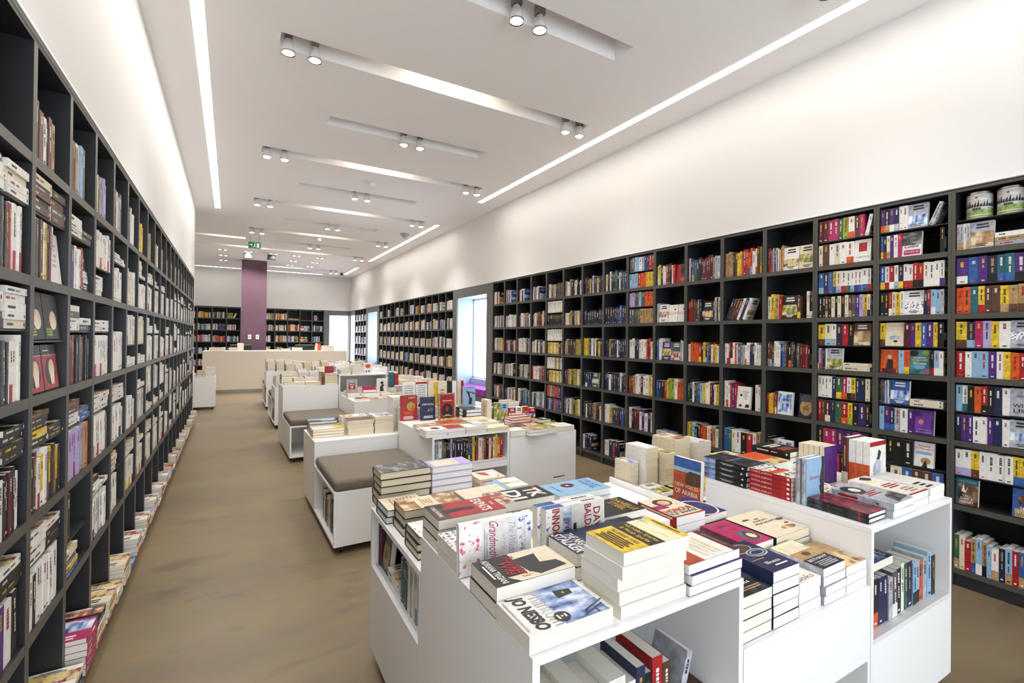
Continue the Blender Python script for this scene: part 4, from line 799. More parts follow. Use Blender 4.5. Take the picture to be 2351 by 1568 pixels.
stack('A', 'S', 1.958, -1.49, .168, .25, 2, .031, zA, 'w', 'white Woodland paperbacks with a running figure', art=[('p', [(.3, .9), (.6, .98), (.8, .85), (.5, .75)], 'ink'), ('c', .35, .7, .25, .1, 'a_field'), ('l', .1, .9, .35, .55, 3, 'r'), ('l', .3, .95, .08, .3, 3, 'i'), Q(0, 0, 1, .04, 'r')], sart=[('l', .1, .9, .3, .7, 1, 'r')], pg='pagew')
stack('A', 'S', 2.14, -1.488, .165, .235, 2, .031, zA, 'w', 'white paperbacks at the outer front corner of the tall unit', art=[('l', .1, .6, .05, .35, 3, 'ink')], sart=[('c', .9, .5, .05, .3, 'g')], pg='pagew')
for j, (lab, c) in enumerate((('maroon hardback standing upright beside the war horse books', 'm'), ('white and orange upright book next to the maroon one', 'w'), ('white and orange upright book, middle of three', 'w'), ('white War Horse book facing out with a grey horse', 'w'))):
    stand('A', 'UF', 2.135, -1.13-.032*j, zA, .165, .235-.008*(j > 0), .03, c, lab, j == 0, 'pagew', [Q(0, .9, 1, 1, 'r'), ('p', [(.4, .1), (.65, .12), (.6, .6), (.7, .75), (.55, .82), (.4, .6)], 'a_photo'), ('c', .5, .35, .3, .25, 'a_silv')] if j == 3 else None, sart=[Q(.5, 0, 1, 1, 'o')] if j else [Q(.75, 0, 1, 1, 'c'), ('l', .1, .7, .3, .7, 1, 'gold')])
for j in range(4): stand('A', 'UP', 2.125, -1.112+.0, zA, .001, .001, .001, 'c', 'x') if False else None
for j in range(5):
    lab = 'purple paperback standing with its cover out beside the maroon one' if j == 4 else 'cream page edges of an upright paperback, %s behind the purple cover' % ORD[3-j]
    # fore edge turned to the aisle
    Mx = ISL['A'] @ basis((2.12, -.985-.026*j, zA+.0008), (-1, 0, 0), (0, 0, 1)) @ T(0, 0, -.0245)
    book('paperback', Mx @ T(0, 0, 0), .12, .19, .024, 'v' if j == 4 else 'c', None, False, 'pagec', None, [], lab, 'upright paperbacks on the tall unit')
stack('A', 'S', 1.76, -1.0, .16, .215, 4, .026, zA, 'w', 'orange-topped paperbacks behind the black Water Theatre pile', art=[Q(0, .0, 1, 1, 'a_mix'), Q(0, .4, 1, 1, 'o')], pg='pagew')
stack('A', 'S', 1.78, -1.235, .15, .19, 1, .03, zA, 'y', 'yellow and black striped book behind the Samantha pair', art=[Q(0, 0, 1, 1, 'a_zig')], sart=[Q(0, 0, 1, .5, 'k')])
stack('A', 'S', 1.94, -.975, .168, .215, 5, .027, zA, 'k', 'black lettered paperbacks at the rear of the tall unit', art=[('l', .1, .9, .55, .8, 2, 'w'), ('l', .1, .9, .2, .45, 3, 'o')])
stand('A', 'UP', 0, 0, 0, .1, .1, .1, 'c', 'x') if False else None
# nearest island: low unit behind
zL = .66
stack('A', 'S', 1.59, -.155, .075, .14, 5, .03, zL, 'c', 'small beige paperbacks at the corner of the low rear unit', pg='pagec', art=covart('q1', 'c'), sart=[])
stack('A', 'S', 1.68, -.21, .105, .19, 7, .0345, zL, 'w', 'tallest beige paperbacks of the low rear unit', pg='pagec', art=[Q(0, 0, 1, 1, 'w'), Q(.1, .1, .9, .8, 'a_floral')], sart=[])
stack('A', 'S', 1.80, -.26, .1, .17, 6, .034, zL, 'c', 'beige paperbacks third along the low rear unit', pg='pagec', art=covart('q3', 'c'), sart=[])
stack('A', 'S', 1.60, -.42, .12, .19, 1, .03, zL, 'w', 'white picture book lying flat near the panel rim', art=covart('q4', 'w'))
stack('A', 'S', 1.60, -.66, .13, .2, 1, .03, zL, 'n', 'blue picture book lying flat near the tall unit', art=covart('q5', 'n'))
stack('A', 'S', 1.75, -.50, .13, .2, 1, .03, zL, 'k', 'dark olive book lying flat on the low rear unit', art=[Q(0, 0, 1, 1, 'a_green')])
stack('A', 'S', 1.90, -.48, .13, .2, 2, .03, zL, 'y', 'bright yellow paperbacks on the low rear unit', art=[('c', .5, .5, .2, .1, 'r')])
stack('A', 'S', 1.93, -.22, .15, .2, 8, .034, zL, 'c', 'tall cream stack with a lifted cover at the wall side', pg='pagec', art=covart('q8', 'c'), sart=[])
stack('A', 'S', 2.12, -.24, .15, .2, 7, .034, zL, 'w', 'white paperbacks at the outer corner of the low rear unit', pg='page', art=covart('q9', 'w'), sart=[])
stack('A', 'S', 2.08, -.6, .16, .22, 6, .034, zL, 'c', 'cream paperbacks close behind the tall unit', pg='pagec', art=covart('q10', 'c'), sart=[])
# shelves inside the nearest island
def innerF(isl, x0, y0): return ISL[isl] @ basis((x0, y0, 0), (1, 0, 0), (0, 1, 0))
def innerL(isl, x0, y1): return ISL[isl] @ basis((x0, y1, 0), (0, -1, 0), (1, 0, 0))
tier(innerF('A', 1.56, -1.508), .023, .745, .437, 'r r ko n n z gw k3 w e n3 sk sk o z s k', .4, .93, where='shelf of the tall romance-side unit', grp='books in the tall unit shelf', hr=(.192, .198), set_=.03)
stack('A', 'R', 1.62, -1.47, .16, .22, 1, .035, .662, 'k', 'blue and brown novel lying on top of the shelved row', art=[Q(0, 0, 1, 1, 'a_sea'), Q(0, 0, .9, .4, 'a_lady'), Q(0, .75, 1, 1, 'n'), TT('FALLING', .86, .12, 'w', .8), TT('KINGS', .66, .1, 'w', .6)])
tier(innerF('A', 0, -1.508), .023, .6, .456, 'w3 w w c3 w3 w3 w n k r h /z /n', .38, 1, where='open shelf of the front corner unit', grp='books in the corner unit shelf', hr=(.236, .242), set_=.04)
tier(innerL('A', 0, -.001), .024, .72, .469, 'm m Fhid =ww t t k k w w s w c wt s w t t', .25, .97, where='side shelf of the low aisle unit', grp='books in the side shelf', hr=(.19, .215), set_=.03)
stack('A', 'S', .62, -1.4, .12, .18, 1, .03, .456, 'h', 'brown book lying flat in the corner unit shelf')
# second island
zb = .665
stack('B', 'R', .02, 1.27, .16, .255, 4, .028, zb, 'n', 'blue-topped hardbacks at the aisle corner of second island', True, 'page', [Q(0, 0, .5, 1, 's'), Q(.4, .1, .9, .9, 's'), Q(.5, 0, .95, .45, 'n')])
stack('B', 'R', .01, 1.025, .165, .275, 3, .026, zb, 'y', 'yellow-edged hardbacks with sketched cover', True, 'pagew', [Q(0, 0, 1, .7, 'a_flow'), Q(.2, .7, 1, 1, 'y')])
stack('B', 'S', .315, 1.0, .24, .17, 4, .035, zb, 'c', 'thick cream paperbacks behind the nearer seat', pg='pagec', sart=[], art=[Q(0, 0, 1, 1, 'h')])
stack('B', 'S', .565, .985+.01, .185, .23, 5, .032, zb, 'w', 'cream paperbacks against the tall travel unit', pg='pagec', sart=[], art=covart('b4', 'w'))
stack('B', 'R', .31, 1.24, .15, .24, 5, .028, zb, 'w', 'white-spined books with a brown patterned corner', sart=[], art=covart('b5', 'w'))
zt_ = .79
stack('B', 'R', .80-.1, .0, .15, .19, 2, .029, zt_, 'w', 'white Rising Sun paperbacks with a red oval', art=[('c', .5, .55, .3, .2, 'm')], sart=[('c', .1, .5, .04, .2, 'ink')], pg='pagew')
stack('B', 'R', .895, .0, .15, .155, 2, .029, zt_, 'w', 'red-topped paperbacks at the travel unit front', art=[Q(0, 0, 1, 1, 'r'), ('l', .2, .8, .4, .5, 1, 'm')], sart=[], pg='pagew')
stack('B', 'R', 1.056, .0, .15, .2, 2, .028, zt_, 'w', 'white-topped paperbacks third along the travel unit front', art=[Q(0, .5, 1, 1, 'z')], sart=[Q(0, 0, 1, 1, 'k')], pg='page')
stack('B', 'R', 1.262, .0, .15, .22, 1, .03, zt_, 'c', 'cream sketched paperback under the big hardback', art=[Q(0, 0, 1, 1, 'a_field')], pg='pagec')
stack('B', 'S', 1.335, .05, .17, .25, 1, .032, zt_+.032, 'c', 'big cream hardback lying across the travel unit corner', True, 'page', [('c', .5, .5, .3, .2, 'i')]) if False else None
stack('B', 'R', .72, .16, .15, .22, 1, .03, zt_, 'c', 'cream floral paperback at the aisle edge of travel unit', art=[Q(0, 0, 1, 1, 'a_floral')])
stack('B', 'R', .95, .16, .15, .25, 1, .035, zt_, 'h', 'dark olive book behind the red-topped paperbacks', art=[Q(0, 0, 1, 1, 'a_green')])
stack('B', 'R', 1.21, .16, .16, .26, 1, .05, zt_, 'c', 'big cream hardback with a faint crest', True, 'page', [('c', .5, .5, .3, .2, 'i')])
stack('B', 'R', .76, .325, .15, .2, 1, .03, zt_, 'm', 'brown-red paperback behind the floral one', art=[Q(0, 0, 1, 1, 'a_brown')])
stack('B', 'R', .97, .325, .16, .24, 1, .04, zt_, 'o', 'sunset-coloured book in front of the navy After the Fall', art=[Q(0, 0, 1, 1, 'a_dune')])
stack('B', 'R', 1.22, .34, .16, .25, 1, .05, zt_, 'h', 'brown map-cover book on the travel unit', art=[Q(0, 0, 1, 1, 'a_mix'), Q(.3, 0, 1, 1, 'c')])
stack('B', 'S', 1.345, .60, .17, .235, 3, .034, zt_-.0, 'k', 'black hardbacks with a white flower print', True, 'pagew', [Q(0, 0, 1, 1, 'g')], sart=[Q(.4, .1, .7, .9, 'w')])
stack('B', 'R', 1.10, .51, .14, .18, 1, .03, zt_, 'l', 'olive paperback below the Spies book', art=[Q(0, 0, 1, 1, 'a_green')])
stand('B', 'UF', .772, .865, zt_, .168, .243, .02, 'r', 'red book with green tiger standing cover out', art=[('c', .62, .55, .25, .18, 'l'), ('c', .68, .48, .14, .1, 'o'), ('p', [(.4, .92), (.9, .95), (.9, .88), (.5, .86)], 'i'), ('l', .1, .8, .22, .36, 2, 'o'), ('l', .1, .8, .04, .18, 3, 'w')], tilt=-4)
stand('B', 'UF', .95, .80, zt_, .15, .225, .02, 'n', 'navy After the Fall book standing cover out', art=[TT('AFTER THE FALL', .68, .08, 'c', .85, .02), ('p', [(.45, .38), (.55, .5), (.6, .38)], 'i'), Q(.65, .38, .68, .52, 'i'), Q(.73, .38, .76, .52, 'i'), Q(.81, .38, .84, .52, 'i'), ('l', .12, .9, .08, .2, 2, 'w'), ('l', .2, .9, .88, .94, 2, 'g')], tilt=-4)
stand('B', 'UF', 1.105, .72, zt_, .175, .262, .022, 'i', 'red and tan Spies book standing cover out', art=[Q(.07, .04, .93, .96, 'r'), TT('SPIES', .84, .12, 'm', .75, .03), ('c', .5, .35, .34, .27, 'k'), ('c', .5, .42, .09, .1, 'r'), ('l', .15, .85, .7, .74, 1, 'c'), ('l', .25, .75, .14, .22, 2, 'c')], tilt=-4)
cols = [('w', 'white'), ('w', 'white sheet-like'), ('y', 'golden'), ('y', 'yellow'), ('c', 'cream'), ('k', 'black'), ('r', 'red')]
for j, (x_, w_, c, nm) in enumerate(((.817, .13, 'w', 'white speech-page'), (.955, .12, 'w', 'white and red'), (1.083, .1, 'y', 'gold and yellow'), (1.192, .1, 'c', 'pale yellow'), (1.30, .1, 'k', 'black and white'), (1.408, .075, 'r', 'scarlet'))):
    stand('B', 'UF', x_, .965+.004*(j % 2), .90, w_, .25, .03, c, '%s tall book in the raised standing row, second island' % nm, art=[('l', .1, .9, .1, .9, 9, 'z')]+([Q(.0, .92, 1, 1, 'r'), ('c', .5, .06, .3, .08, 'ink')] if j == 1 else []) if j < 2 else [Q(0, 0, .6, 1, 'c')] if j in (2, 5) else [Q(.5, 0, 1, 1, 'w')] if j == 4 else [('l', .2, .8, .3, .7, 3, 'i')], pg='pagec', sart=[], tilt=-2)
    stack('B', 'S', x_, .885, w_-.004, .2, 7, .0335, .66, 'w', 'pale books %s under the raised standing row, second island' % ORD[j], sart=[])
for j in range(6):
    stack('B', 'S', .77+.118*j, 1.1, .11, .19, 9, .036, .66, R.choice('wcwiz'), 'tall pile %s in the rear of the second island' % ORD[j], sart=[])
stand('B', 'UF', 1.40, .72, zt_+.105, .15, .24, .02, 's', 'pale blue book with a black dancer standing cover out', art=[('p', [(.2, .85), (.5, .7), (.6, .45), (.75, .4), (.7, .1), (.45, .1), (.5, .4), (.4, .6)], 'ink'), ('p', [(.35, .72), (.95, .6), (.95, .66), (.5, .74)], 'm'), TT('LOUKIE', .93, .06, 'g', .7)], tilt=-3) if False else stand('B', 'UF', 1.40, .80, .897, .14, .205, .02, 's', 'pale blue book with a black dancer standing cover out', art=[('p', [(.2, .85), (.5, .7), (.6, .45), (.75, .4), (.7, .1), (.45, .1), (.5, .4), (.4, .6)], 'ink'), ('p', [(.35, .72), (.95, .6), (.95, .66), (.5, .74)], 'm'), TT('LOUKIE', .93, .06, 'g', .7)], tilt=-2)
stand('B', 'UX', 1.64, .745, .7225, .13, .25, .05, 'c', 'cream thick book standing alone beside the flower-print hardbacks', pg='pagec', art=[('l', .2, .8, .3, .9, 8, 'i')])
zc_ = .722
stack('B', 'R', 1.495, -.005, .14, .16, 2, .026, zc_, 'w', 'plain white paperbacks at the closed unit edge', pg='page', sart=[])
stack('B', 'R', 1.66, -.06, .15, .17, 2, .026, zc_, 'k', 'brown-covered books overhanging the closed unit', art=[Q(0, 0, 1, 1, 'a_brown')], pg='pagew')
stack('B', 'R', 1.835, -.03, .16, .17, 2, .026, zc_, 'w', 'olive map-topped books on the closed unit front', art=[Q(0, 0, 1, 1, 'a_green'), Q(0, .2, .5, .8, 'l')], sart=[])
stack('B', 'R', 2.01, .0, .17, .21, 1, .045, zc_, 'w', 'soft-edged white book at the corner of second island', art=[('c', .5, .5, .25, .2, 'c')])
stack('B', 'R', 1.5, .14, .15, .22, 2, .026, zc_, 'k', 'dark brown book pair in the second row of closed unit', art=[Q(0, 0, 1, 1, 'a_lady')])
stack('B', 'R', 1.73, .145, .15, .24, 2, .026, zc_, 'o', 'rust patterned paperbacks beside the Mao pile', art=[Q(0, 0, 1, 1, 'a_maroon'), Q(.2, .2, 1, .8, 'a_mix')])
stack('B', 'R', 1.98, .175, .15, .24, 1, .03, zc_, 'k', 'flat dark book near the outer corner', art=[Q(0, 0, 1, 1, 'a_green')])
stack('B', 'R', 1.7, .31, .15, .22, 4, .026, zc_, 'r', 'orange and white patterned hardbacks', True, art=[Q(0, 0, 1, 1, 'a_dune'), Q(.4, 0, .7, 1, 'w')], sart=[('l', .05, .95, .1, .9, 2, 'w')])
stack('B', 'R', 1.95, .34, .15, .24, 2, .026, zc_, 'k', 'black-spined books behind the outer corner', art=covart('b30', 'k'))
for j, (c, nm) in enumerate((('e', 'dark jungle-cover'), ('s', 'sky blue spined'), ('r', 'red and white'), ('w', 'white and red'), ('o', 'orange'), ('r', 'crimson'))):
    stand('B', 'UF', 1.70+.085*j, .70-.0*j, zc_, .08, [.21, .2, .15, .15, .15, .13][j], .05 if j > 1 else .03, c, '%s upright book on the closed unit by the wall shelves' % nm, art=[Q(0, 0, 1, 1, 'a_green')] if j == 0 else covart('u%d' % j, c))
tier(innerF('B', .755, .001), .023, .706, .546, 's z3 wr3 g g k k a k k k3 n3 k k by n y h hp c3 z r k c r c y o3 r', .22, .98, where='front shelf of the travel unit', grp='travel books in the front shelf', hr=(.185, .2), set_=.02)
tier(innerL('B', 0, .866), .25, .84, .081, 'm w h k i w z g k t r', .35, .9, where='side opening of the nearer bench', grp='books under the nearer bench', hr=(.19, .25), set_=.03)
# third island and beyond: hand-set eye-catchers, then piles in rows
stand('C', 'UF', .775, .44, .80, .15, .19, .03, 'z', 'grey book with a red NEW label standing cover out', art=[Q(.2, .25, .8, .72, 'r'), TT('NEW', .6, .1, 'w', .45, .03), ('l', .27, .73, .3, .5, 3, 'w')], sart=[Q(0, 0, 1, 1, 'r')], tilt=-4)
stack('C', 'S', .765, .27, .16, .16, 2, .026, .745, 'c', 'cream paperbacks under the grey NEW book', sart=[])
stand('C', 'UF', .965, .30, .805, .2, .09, .05, 'p', 'magenta book propped behind a white notepad', art=[Q(0, 0, 1, .35, 'w'), ('c', .9, .7, .04, .08, 'w')], tilt=-12)
stack('C', 'R', .955, .15, .17, .22, 2, .028, .745, 'w', 'white paperbacks under the magenta book', sart=[])
stack('C', 'R', .80, -.09, .15, .17, 1, .03, .745, 'k', 'dark book with an orange landscape before the NEW book', art=[Q(0, .4, 1, 1, 'a_dune')])
stack('C', 'R', .975, -.145, .1, .1, 1, .03, .745, 'o', 'orange-edged paperback on the third island front', art=covart('c5', 'o'))
stack('C', 'R', 1.09, -.14, .15, .19, 1, .03, .745, 'w', 'white and grey paperbacks at third island front edge', art=covart('c6', 'w'))
stack('C', 'S', 1.30, -.145, .17, .2, 2, .032, .745, 'c', 'cream paperbacks under the Damn Good Advice book', sart=[])
stand('C', 'UF', 1.31, -.07, .812, .16, .12, .05, 'w', 'white Damn Good Advice book standing cover out', art=[TT('DAMN', .82, .17, 'ink', .9, .03), TT('GOOD', .6, .17, 'ink', .85, .03), TT('ADVICE', .38, .17, 'ink', .9, .03)], sart=[])
stand('C', 'UF', 1.15, .26, .805, .145, .2, .04, 'w', 'white book with black Charlie-like dancer silhouette', art=[('p', [(.3, .1), (.7, .1), (.6, .4), (.75, .55), (.5, .6), (.3, .4)], 'ink'), ('c', .5, .7, .16, .1, 'ink')], sart=[])
stack('C', 'S', 1.19, .08, .14, .2, 2, .028, .745, 'w', 'white paperbacks under the dancer silhouette book', sart=[])
stack('C', 'S', 1.36, .08, .12, .32, 3, .036, .745, 'c', 'cream books under the teal and red pair', sart=[])
stand('C', 'UF', 1.355, .36, .86, .075, .22, .05, 't', 'dark teal tall book on the third island wall side', tilt=-3)
stand('C', 'UF', 1.436, .34, .86, .05, .205, .05, 'r', 'bright red tall book on the third island wall side', tilt=-3)
stand('C', 'UF', .52, .96, .885, .2, .13, .04, 'r', 'red landscape book lying on the tall third island unit', art=[('l', .2, .8, .4, .6, 1, 'o')], sart=[]) if False else None
stack('C', 'R', .02, .86, .18, .27, 1, .05, .885, 'w', 'pale hardback at the edge of the tall plain unit', art=covart('c9', 'w'))
stack('C', 'R', .30, .86, .16, .2, 1, .05, .885, 'c', 'cream hardback midway on the tall plain unit', pg='pagec')
stack('C', 'S', .565, .87, .18, .22, 5, .034, .885, 'c', 'cream paperbacks under a red landscape book', pg='pagec', sart=[], art=covart('ct', 'r'))
stand('C', 'UF', .565, .92, .885+.174, .12, .1, .04, 'r', 'red landscape book standing on the cream pile', art=[('l', .2, .8, .4, .6, 1, 'o')], sart=[])
stand('C', 'US', .50, .87, .885, .15, .2, .02, 'i', 'slim tan book upright beside the cream pile')
stand('C', 'US', .525, .87, .885, .15, .19, .02, 'h', 'slim brown book upright beside the cream pile')
stand('C', 'UF', 1.15, 1.0, 1.03, .13, .16, .04, 'w', 'white book with an orange sun and blue strokes', art=[('c', .5, .7, .32, .2, 'o'), ('p', [(.2, .1), (.3, .35), (.4, .1)], 'b'), ('p', [(.5, .1), (.6, .4), (.75, .15)], 'b')], sart=[])
stand('D', 'UF', 1.15, .1, .80+.1, .22, .15, .05, 'k', 'dark book with a red figure standing on pale stacks', art=[Q(.1, .7, .9, .95, 'z'), ('c', .5, .35, .2, .25, 'o')], sart=[])
def pile_field(isl, x0, x1, y0, y1, z, rowname, nx, ny, hmin, hmax, cols='wwccwzwiw'):
    k_ = 0
    for i in range(nx):
        for j in range(ny):
            k_ += 1
            cw = (x1-x0)/nx; cdp = (y1-y0)/ny; w = min(.15, cw-.012); h = min(.23, cdp-.012); t = R.uniform(.024, .036); n = R.randint(hmin, hmax); c = R.choice(cols)
            if w < .07 or h < .07: continue
            d = '%s paperbacks, %s across and %s back, %s' % (cname(c), ORD[i], ORD[j], rowname)
            if n == 1: d = '%s paperback, %s across and %s back, %s' % (cname(c), ORD[i], ORD[j], rowname)
            kd = 'S'
            stack(isl, kd, x0+cw*i+R.uniform(.004, cw-w-.004), y0+cdp*j+R.uniform(.004, max(.0041, cdp-h-.004)), w, h, n, t, z, c, d, art=covart(isl+str(k_)+rowname, c), pg=R.choice(['page', 'pagec', 'pagew']), sart=[] if c in 'wc' else None, jit=.003)
pf = pile_field
pf('C', .01, .49, 1.10, 1.44, .885, 'tall plain unit', 3, 1, 2, 5)
pf('C', .76, 1.48, .46, .82, .745, 'unit beside farther seat', 4, 2, 1, 4, 'wcrwkwni')
pf('C', 1.52, 2.23, .36, .59, .70, 'third island wall corner', 4, 1, 3, 7, 'wwcw')
pf('C', 1.5, 1.9, -.14, .12, .70, 'third island corner front', 2, 1, 2, 4, 'wcw')
pf('C', 1.5, 2.23, .61, 1.44, .75, 'third island rear', 4, 3, 4, 8, 'wwwwc')
pf('C', .76, 1.48, 1.12, 1.44, 1.03, 'open-front tall unit', 4, 1, 2, 4, 'wwazw')
pf('C', .76, 1.12, .85, 1.1, 1.03, 'open-front unit edge', 2, 1, 2, 4, 'wwaz')
pf('D', .01, .74, .01, .69, .71, 'fourth island front', 4, 3, 4, 10, 'wwcwwz')
pf('D', .76, 1.14, .16, .74, .80, 'fourth island middle', 2, 2, 3, 7, 'wciwz')
pf('D', 1.16, 1.48, .16, .74, .80, 'fourth island beside', 2, 2, 3, 5, 'wciwz')
pf('D', 1.16, 1.44, .01, .15, .80, 'fourth island ledge', 2, 1, 3, 3, 'wc')
pf('D', 1.5, 2.23, .01, .74, .72, 'fourth island wall side', 4, 3, 4, 9, 'wwnwapw')
pf('D', .76, 2.23, .76, 1.49, .75, 'fourth island rear', 7, 3, 3, 9, 'wwciwz')
pf('E', .01, .74, .01, .74, .818, 'fifth island front', 4, 3, 4, 8, 'wwciyw')
pf('E', .76, 1.48, .01, .74, .80, 'fifth island middle', 4, 3, 3, 8, 'wwciow')
pf('E', 1.5, 2.23, .01, .74, .78, 'fifth island wall side', 4, 3, 3, 8, 'wwnwa')
pf('E', .76, 2.23, .76, 1.49, .72, 'fifth island rear', 6, 3, 4, 8, 'wwciow')
pf('K', .01, .36, .02, .48, .76, 'castor unit by the left bookcase', 2, 2, 3, 6, 'wcriw')
pf('K', .38, .74, .04, .54, .70, 'closed castor unit', 2, 2, 2, 6, 'iwwc')
pf('B', 1.62, 2.23, .76, 1.5, .66, 'second island rear corner', 4, 3, 3, 6, 'wcwkz')
pf('B', .03, .70, 1.44, 1.51, .665, 'x', 1, 1, 1, 1) if False else None
tier(innerL('D', 0, .698), .03, .65, .081, 'r k w n y w r', .4, .8, where='side opening of fourth island', grp='books in far unit sides')
tier(innerL('E', 0, .748), .03, .7, .081, 'm w w k w r c', .4, .8, where='side opening of fifth island', grp='books in far unit sides', hr=(.28, .33))
tier(innerF('K', 0, .0015), .025, .34, .1, 'k e k m m', .27, .9, where='castor unit', grp='books in the castor unit', hr=(.22, .24))
tier(innerF('C', 0, .0015), .3, .72, .1, '=icw =ii', .3, .9, where='open front of farther bench', grp='books under the farther bench')

# ------------------------------------------------------------------ sales counter and what stands on it
CM = T(-.656, 15.345, 0) @ RZ(math.radians(-2.2)); e_ = empty('sales_counter', CM); tag(e_, 'long plain beige sales counter with steel kick strip at the back of the shop', 'counter')
MB().box(0, 3.75, 0, .04, .093, 1.165, 'beige').build('front_panel', e_); MB().box(.002, 3.75, .041, .75, 1.125, 1.165, 'beige').build('counter_top', e_)
MB().box(.03, 3.72, .03, .05, .002, .09, 'steel').build('kick_strip', e_); MB().box(0, .04, .041, .75, .002, 1.124, 'beige').build('side_panel', e_)
def cbox(name, lab, cat, x, y, w, d, h, mat, z=1.1655, parts=None):
    e_ = empty(name, CM @ T(x, y, z)); tag(e_, lab, cat); MB().box(0, w, 0, d, .0005, h, mat).build('body', e_)
    if parts: MB().box(*parts[1], parts[2]).build(parts[0], e_)
ISL['CT'] = CM
stack('CT', 'R', .14, .1, .21, .38, 4, .022, 1.166, 'w', 'white papers on the counter near the left bookcase', sart=[])
stack('CT', 'R', .60, .2, .16, .2, 3, .03, 1.166, 'i', 'tan books left of the dark chair on the counter')
stack('CT', 'R', .80, .55, .12, .16, 6, .035, 1.166, 'w', 'white and tan books piled beside the purple column', c2=None)
stack('CT', 'R', 1.55, .2, .2, .3, 1, .03, 1.166, 'w', 'white book on the counter past the purple column')
stack('CT', 'R', 1.95, .25, .16, .22, 2, .03, 1.166, 'r', 'red books midway along the counter')
stack('CT', 'R', 2.22, .15, .2, .28, 3, .03, 1.166, 'w', 'white books before the second dark chair')
stand('CT', 'UF', 2.86, .3, 1.166, .16, .22, .05, 'o', 'orange book standing on the counter end', art=[Q(0, 0, .4, 1, 'w')])
stack('CT', 'R', 3.05, .15, .2, .34, 3, .05, 1.166, 'w', 'white books at the window end of the counter', sart=[])
for k, (x, lab) in enumerate(((.27, 'dark office chair behind the counter in front of the purple column'), (2.05, 'dark office chair behind the counter nearer the windows'))):
    e_ = empty('office_chair', T(x, 16.42, 0)); tag(e_, lab, 'chair', 'dark chairs behind the counter')
    c = MB().box(-.3, .3, .12, .19, .72, 1.33, 'black_plastic').build('backrest', e_); bv = c.modifiers.new('b', 'BEVEL'); bv.width = .07; bv.segments = 4
    c = MB().box(-.26, .26, -.3, .14, .46, .54, 'black_plastic').build('seat', e_); bv = c.modifiers.new('b', 'BEVEL'); bv.width = .03; bv.segments = 3
    MB().cyl((0, -.05), .025, .025, .09, .46, 'steel', 12).build('stem', e_); MB().box(-.03, .03, .11, .17, .4, .74, 'steel').build('back_support', e_)
    for a in range(5):
        A_ = T(0, -.05, 0) @ RZ(a*2*PI/5); MB().box(0, .28, -.02, .02, .055, .09, 'black_plastic', A_).cyl((.27, 0), .024, .024, .002, .054, 'rubber', 10, A_).build('leg', e_)

tv = [b for b in BK if 'front shelf of the travel unit' in b['label']]
for b in tv:
    if b['label'].startswith('black book, tenth'): b['sart'] = [TT('PEACE, THEY SAY', .5, .5, 'w', .6, .02, 0, .4)]
    if b['label'].startswith('orange book'): b['sart'] = [TT('INDIA', .5, .7, 'w', .45, .02, 0, .55)]
# ------------------------------------------------------------------ which books show largest
vl = bpy.context.view_layer; vl.update()
def proj(P):
    d = Vector(P)-CAMP; w = d.dot(fw)
    if w < .05: return None
    return (1175.5+FPX*d.dot(r2)/w, 784+OY-FPX*d.dot(u2)/w)
pv, pf_, own = [], [], []
for o in list(S.objects):
    if o.type == 'MESH' and o.name.split('.')[0] not in ('window_pane', 'floor', 'ceiling'):
        mw = o.matrix_world; b0 = len(pv); pv += [mw @ v.co for v in o.data.vertices]
        for p in o.data.polygons: pf_.append(tuple(i+b0 for i in p.vertices)); own.append(-1)
CUB = [(0, 2, 3, 1), (4, 5, 7, 6), (0, 1, 5, 4), (2, 6, 7, 3), (0, 4, 6, 2), (1, 3, 7, 5)]   # z0 z1 y0 y1 x0 x1
for bi, b in enumerate(BK):
    mw = b['M']; b0 = len(pv); pv += [mw @ Vector((x, y, z)) for z in (0, b['t']) for y in (0, b['h']) for x in (0, b['w'])]
    for f in CUB: pf_.append(tuple(i+b0 for i in f)); own.append(bi)
tree = BVHTree.FromPolygons(pv, pf_)
for bi, b in enumerate(BK):
    mw = b['M']; cs = [mw @ Vector((x, y, z)) for z in (0, b['t']) for y in (0, b['h']) for x in (0, b['w'])]
    tot = 0
    for f in CUB:
        q = [cs[i] for i in f]; ctr = sum(q, Vector())/4; nn = (q[1]-q[0]).cross(q[2]-q[1])
        if nn.dot(ctr-CAMP) > 0: continue
        pp = [proj(v) for v in q]
        if None in pp: continue
        cxp = sum(p[0] for p in pp)/4; cyp = sum(p[1] for p in pp)/4
        if not (-10 < cxp < 2361 and -10 < cyp < 1578): continue
        ar = abs(sum(pp[i][0]*pp[(i+1) % 4][1]-pp[(i+1) % 4][0]*pp[i][1] for i in range(4)))/2
        hit = 0; smp = [(.5, .5), (.2, .25), (.8, .25), (.2, .8), (.8, .8)]
        for u, v in smp:
            P = q[0].lerp(q[1], u).lerp(q[3].lerp(q[2], u), v); P = P-(P-CAMP).normalized()*.0005; d = P-CAMP
            h = tree.ray_cast(CAMP, d.normalized(), d.length-.0008)
            if h[0] is None or own[h[2]] == bi: hit += 1
        tot += ar*hit/5
    b['area'] = tot
def pick(kinds, n):
    c = sorted([b for b in BK if b['kind'] in kinds and b['area'] > 12], key=lambda b: -b['area'])[:n]
    for b in c: b['solo'] = True
    return len(c), c[-1]['area']
n1_ = pick(('book',), 320); n2_ = pick(('paperback', 'hardback'), 280)
print('BOOKS', len(BK), 'solo', n1_, n2_)
seen = {}
for b in BK:
    if b.get('solo'): seen.setdefault(b['label'], []).append(b)
for lb, v in seen.items():
    if len(v) > 1:
        print('DUP', lb, len(v))
stuff = {'shelf': [MB(), MB()], 'table': [MB(), MB()]}
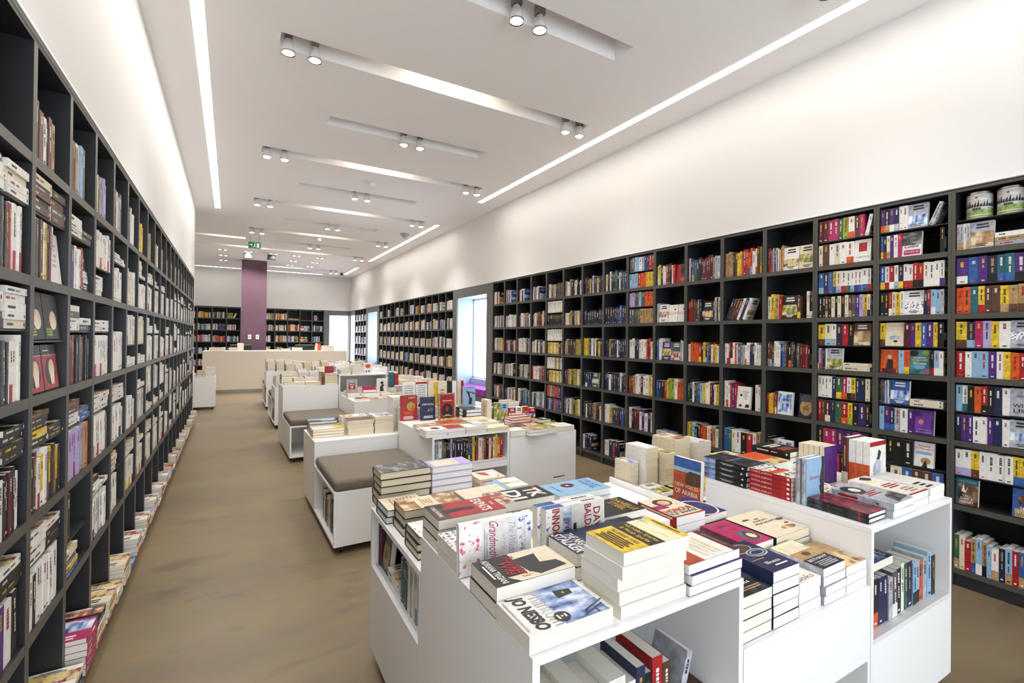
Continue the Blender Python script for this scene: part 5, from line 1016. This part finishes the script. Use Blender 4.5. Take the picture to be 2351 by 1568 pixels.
for b in BK:
    if b.get('solo'):
        e_ = empty(b['kind'], b['M']); tag(e_, b['label'], 'book', b['group'])
        mc, mp_ = MB(), MB(); emit_book(b, mc, mp_, None); mc.build('cover', e_); mp_.build('page_block', e_)
    else:
        k_ = 'shelf' if b['kind'] == 'book' else 'table'
        if b['area'] <= 0 and b['M'].translation.y > 9: continue
        emit_book(b, stuff[k_][0], stuff[k_][0], b['M'])
o = stuff['shelf'][0].build('shelved_books'); tag(o, 'remaining smaller books filling the wall bookcases and unit shelves', 'books', kind='stuff')
o = stuff['table'][0].build('piled_books'); tag(o, 'remaining smaller books piled on the white display islands', 'books', kind='stuff')

# ------------------------------------------------------------------ daylight, world, portals
w = bpy.data.worlds.new('World'); S.world = w; w.use_nodes = True; bg = w.node_tree.nodes['Background']; bg.inputs[0].default_value = (.84, .92, 1, 1); bg.inputs[1].default_value = 3.9
def portal(loc, rot, sx, sy):
    L = bpy.data.lights.new('window_portal', 'AREA'); L.shape = 'RECTANGLE'; L.size = sx; L.size_y = sy; L.cycles.is_portal = True
    o = bpy.data.objects.new('window_portal', L); COL.objects.link(o); o.location = loc; o.rotation_euler = rot
portal((1.31, YF-.02, 1.5), (PI/2, 0, 0), 3.78, 3.0)
for y0, y1 in NI: portal((XR+.36, (y0+y1)/2, 1.6), (0, PI/2, 0), 1.7, y1-y0)
portal((XR+.02, 19.4, 1.6), (0, PI/2, 0), 1.7, .8); portal((3.7, YB+.1, 1.6), (-PI/2, 0, 0), .7, 1.7)

S.view_settings.view_transform = 'Standard'; S.view_settings.look = 'None'; S.view_settings.gamma = 1; S.view_settings.use_curve_mapping = False
S.view_settings.exposure = 0.95
c = S.cycles; c.use_denoising = True; c.use_adaptive_sampling = True; c.adaptive_threshold = .03; c.max_bounces = 7; c.diffuse_bounces = 5; c.glossy_bounces = 3; c.transmission_bounces = 4; c.transparent_max_bounces = 8
c.caustics_reflective = False; c.caustics_refractive = False; c.sample_clamp_indirect = 6; c.sample_clamp_direct = 0
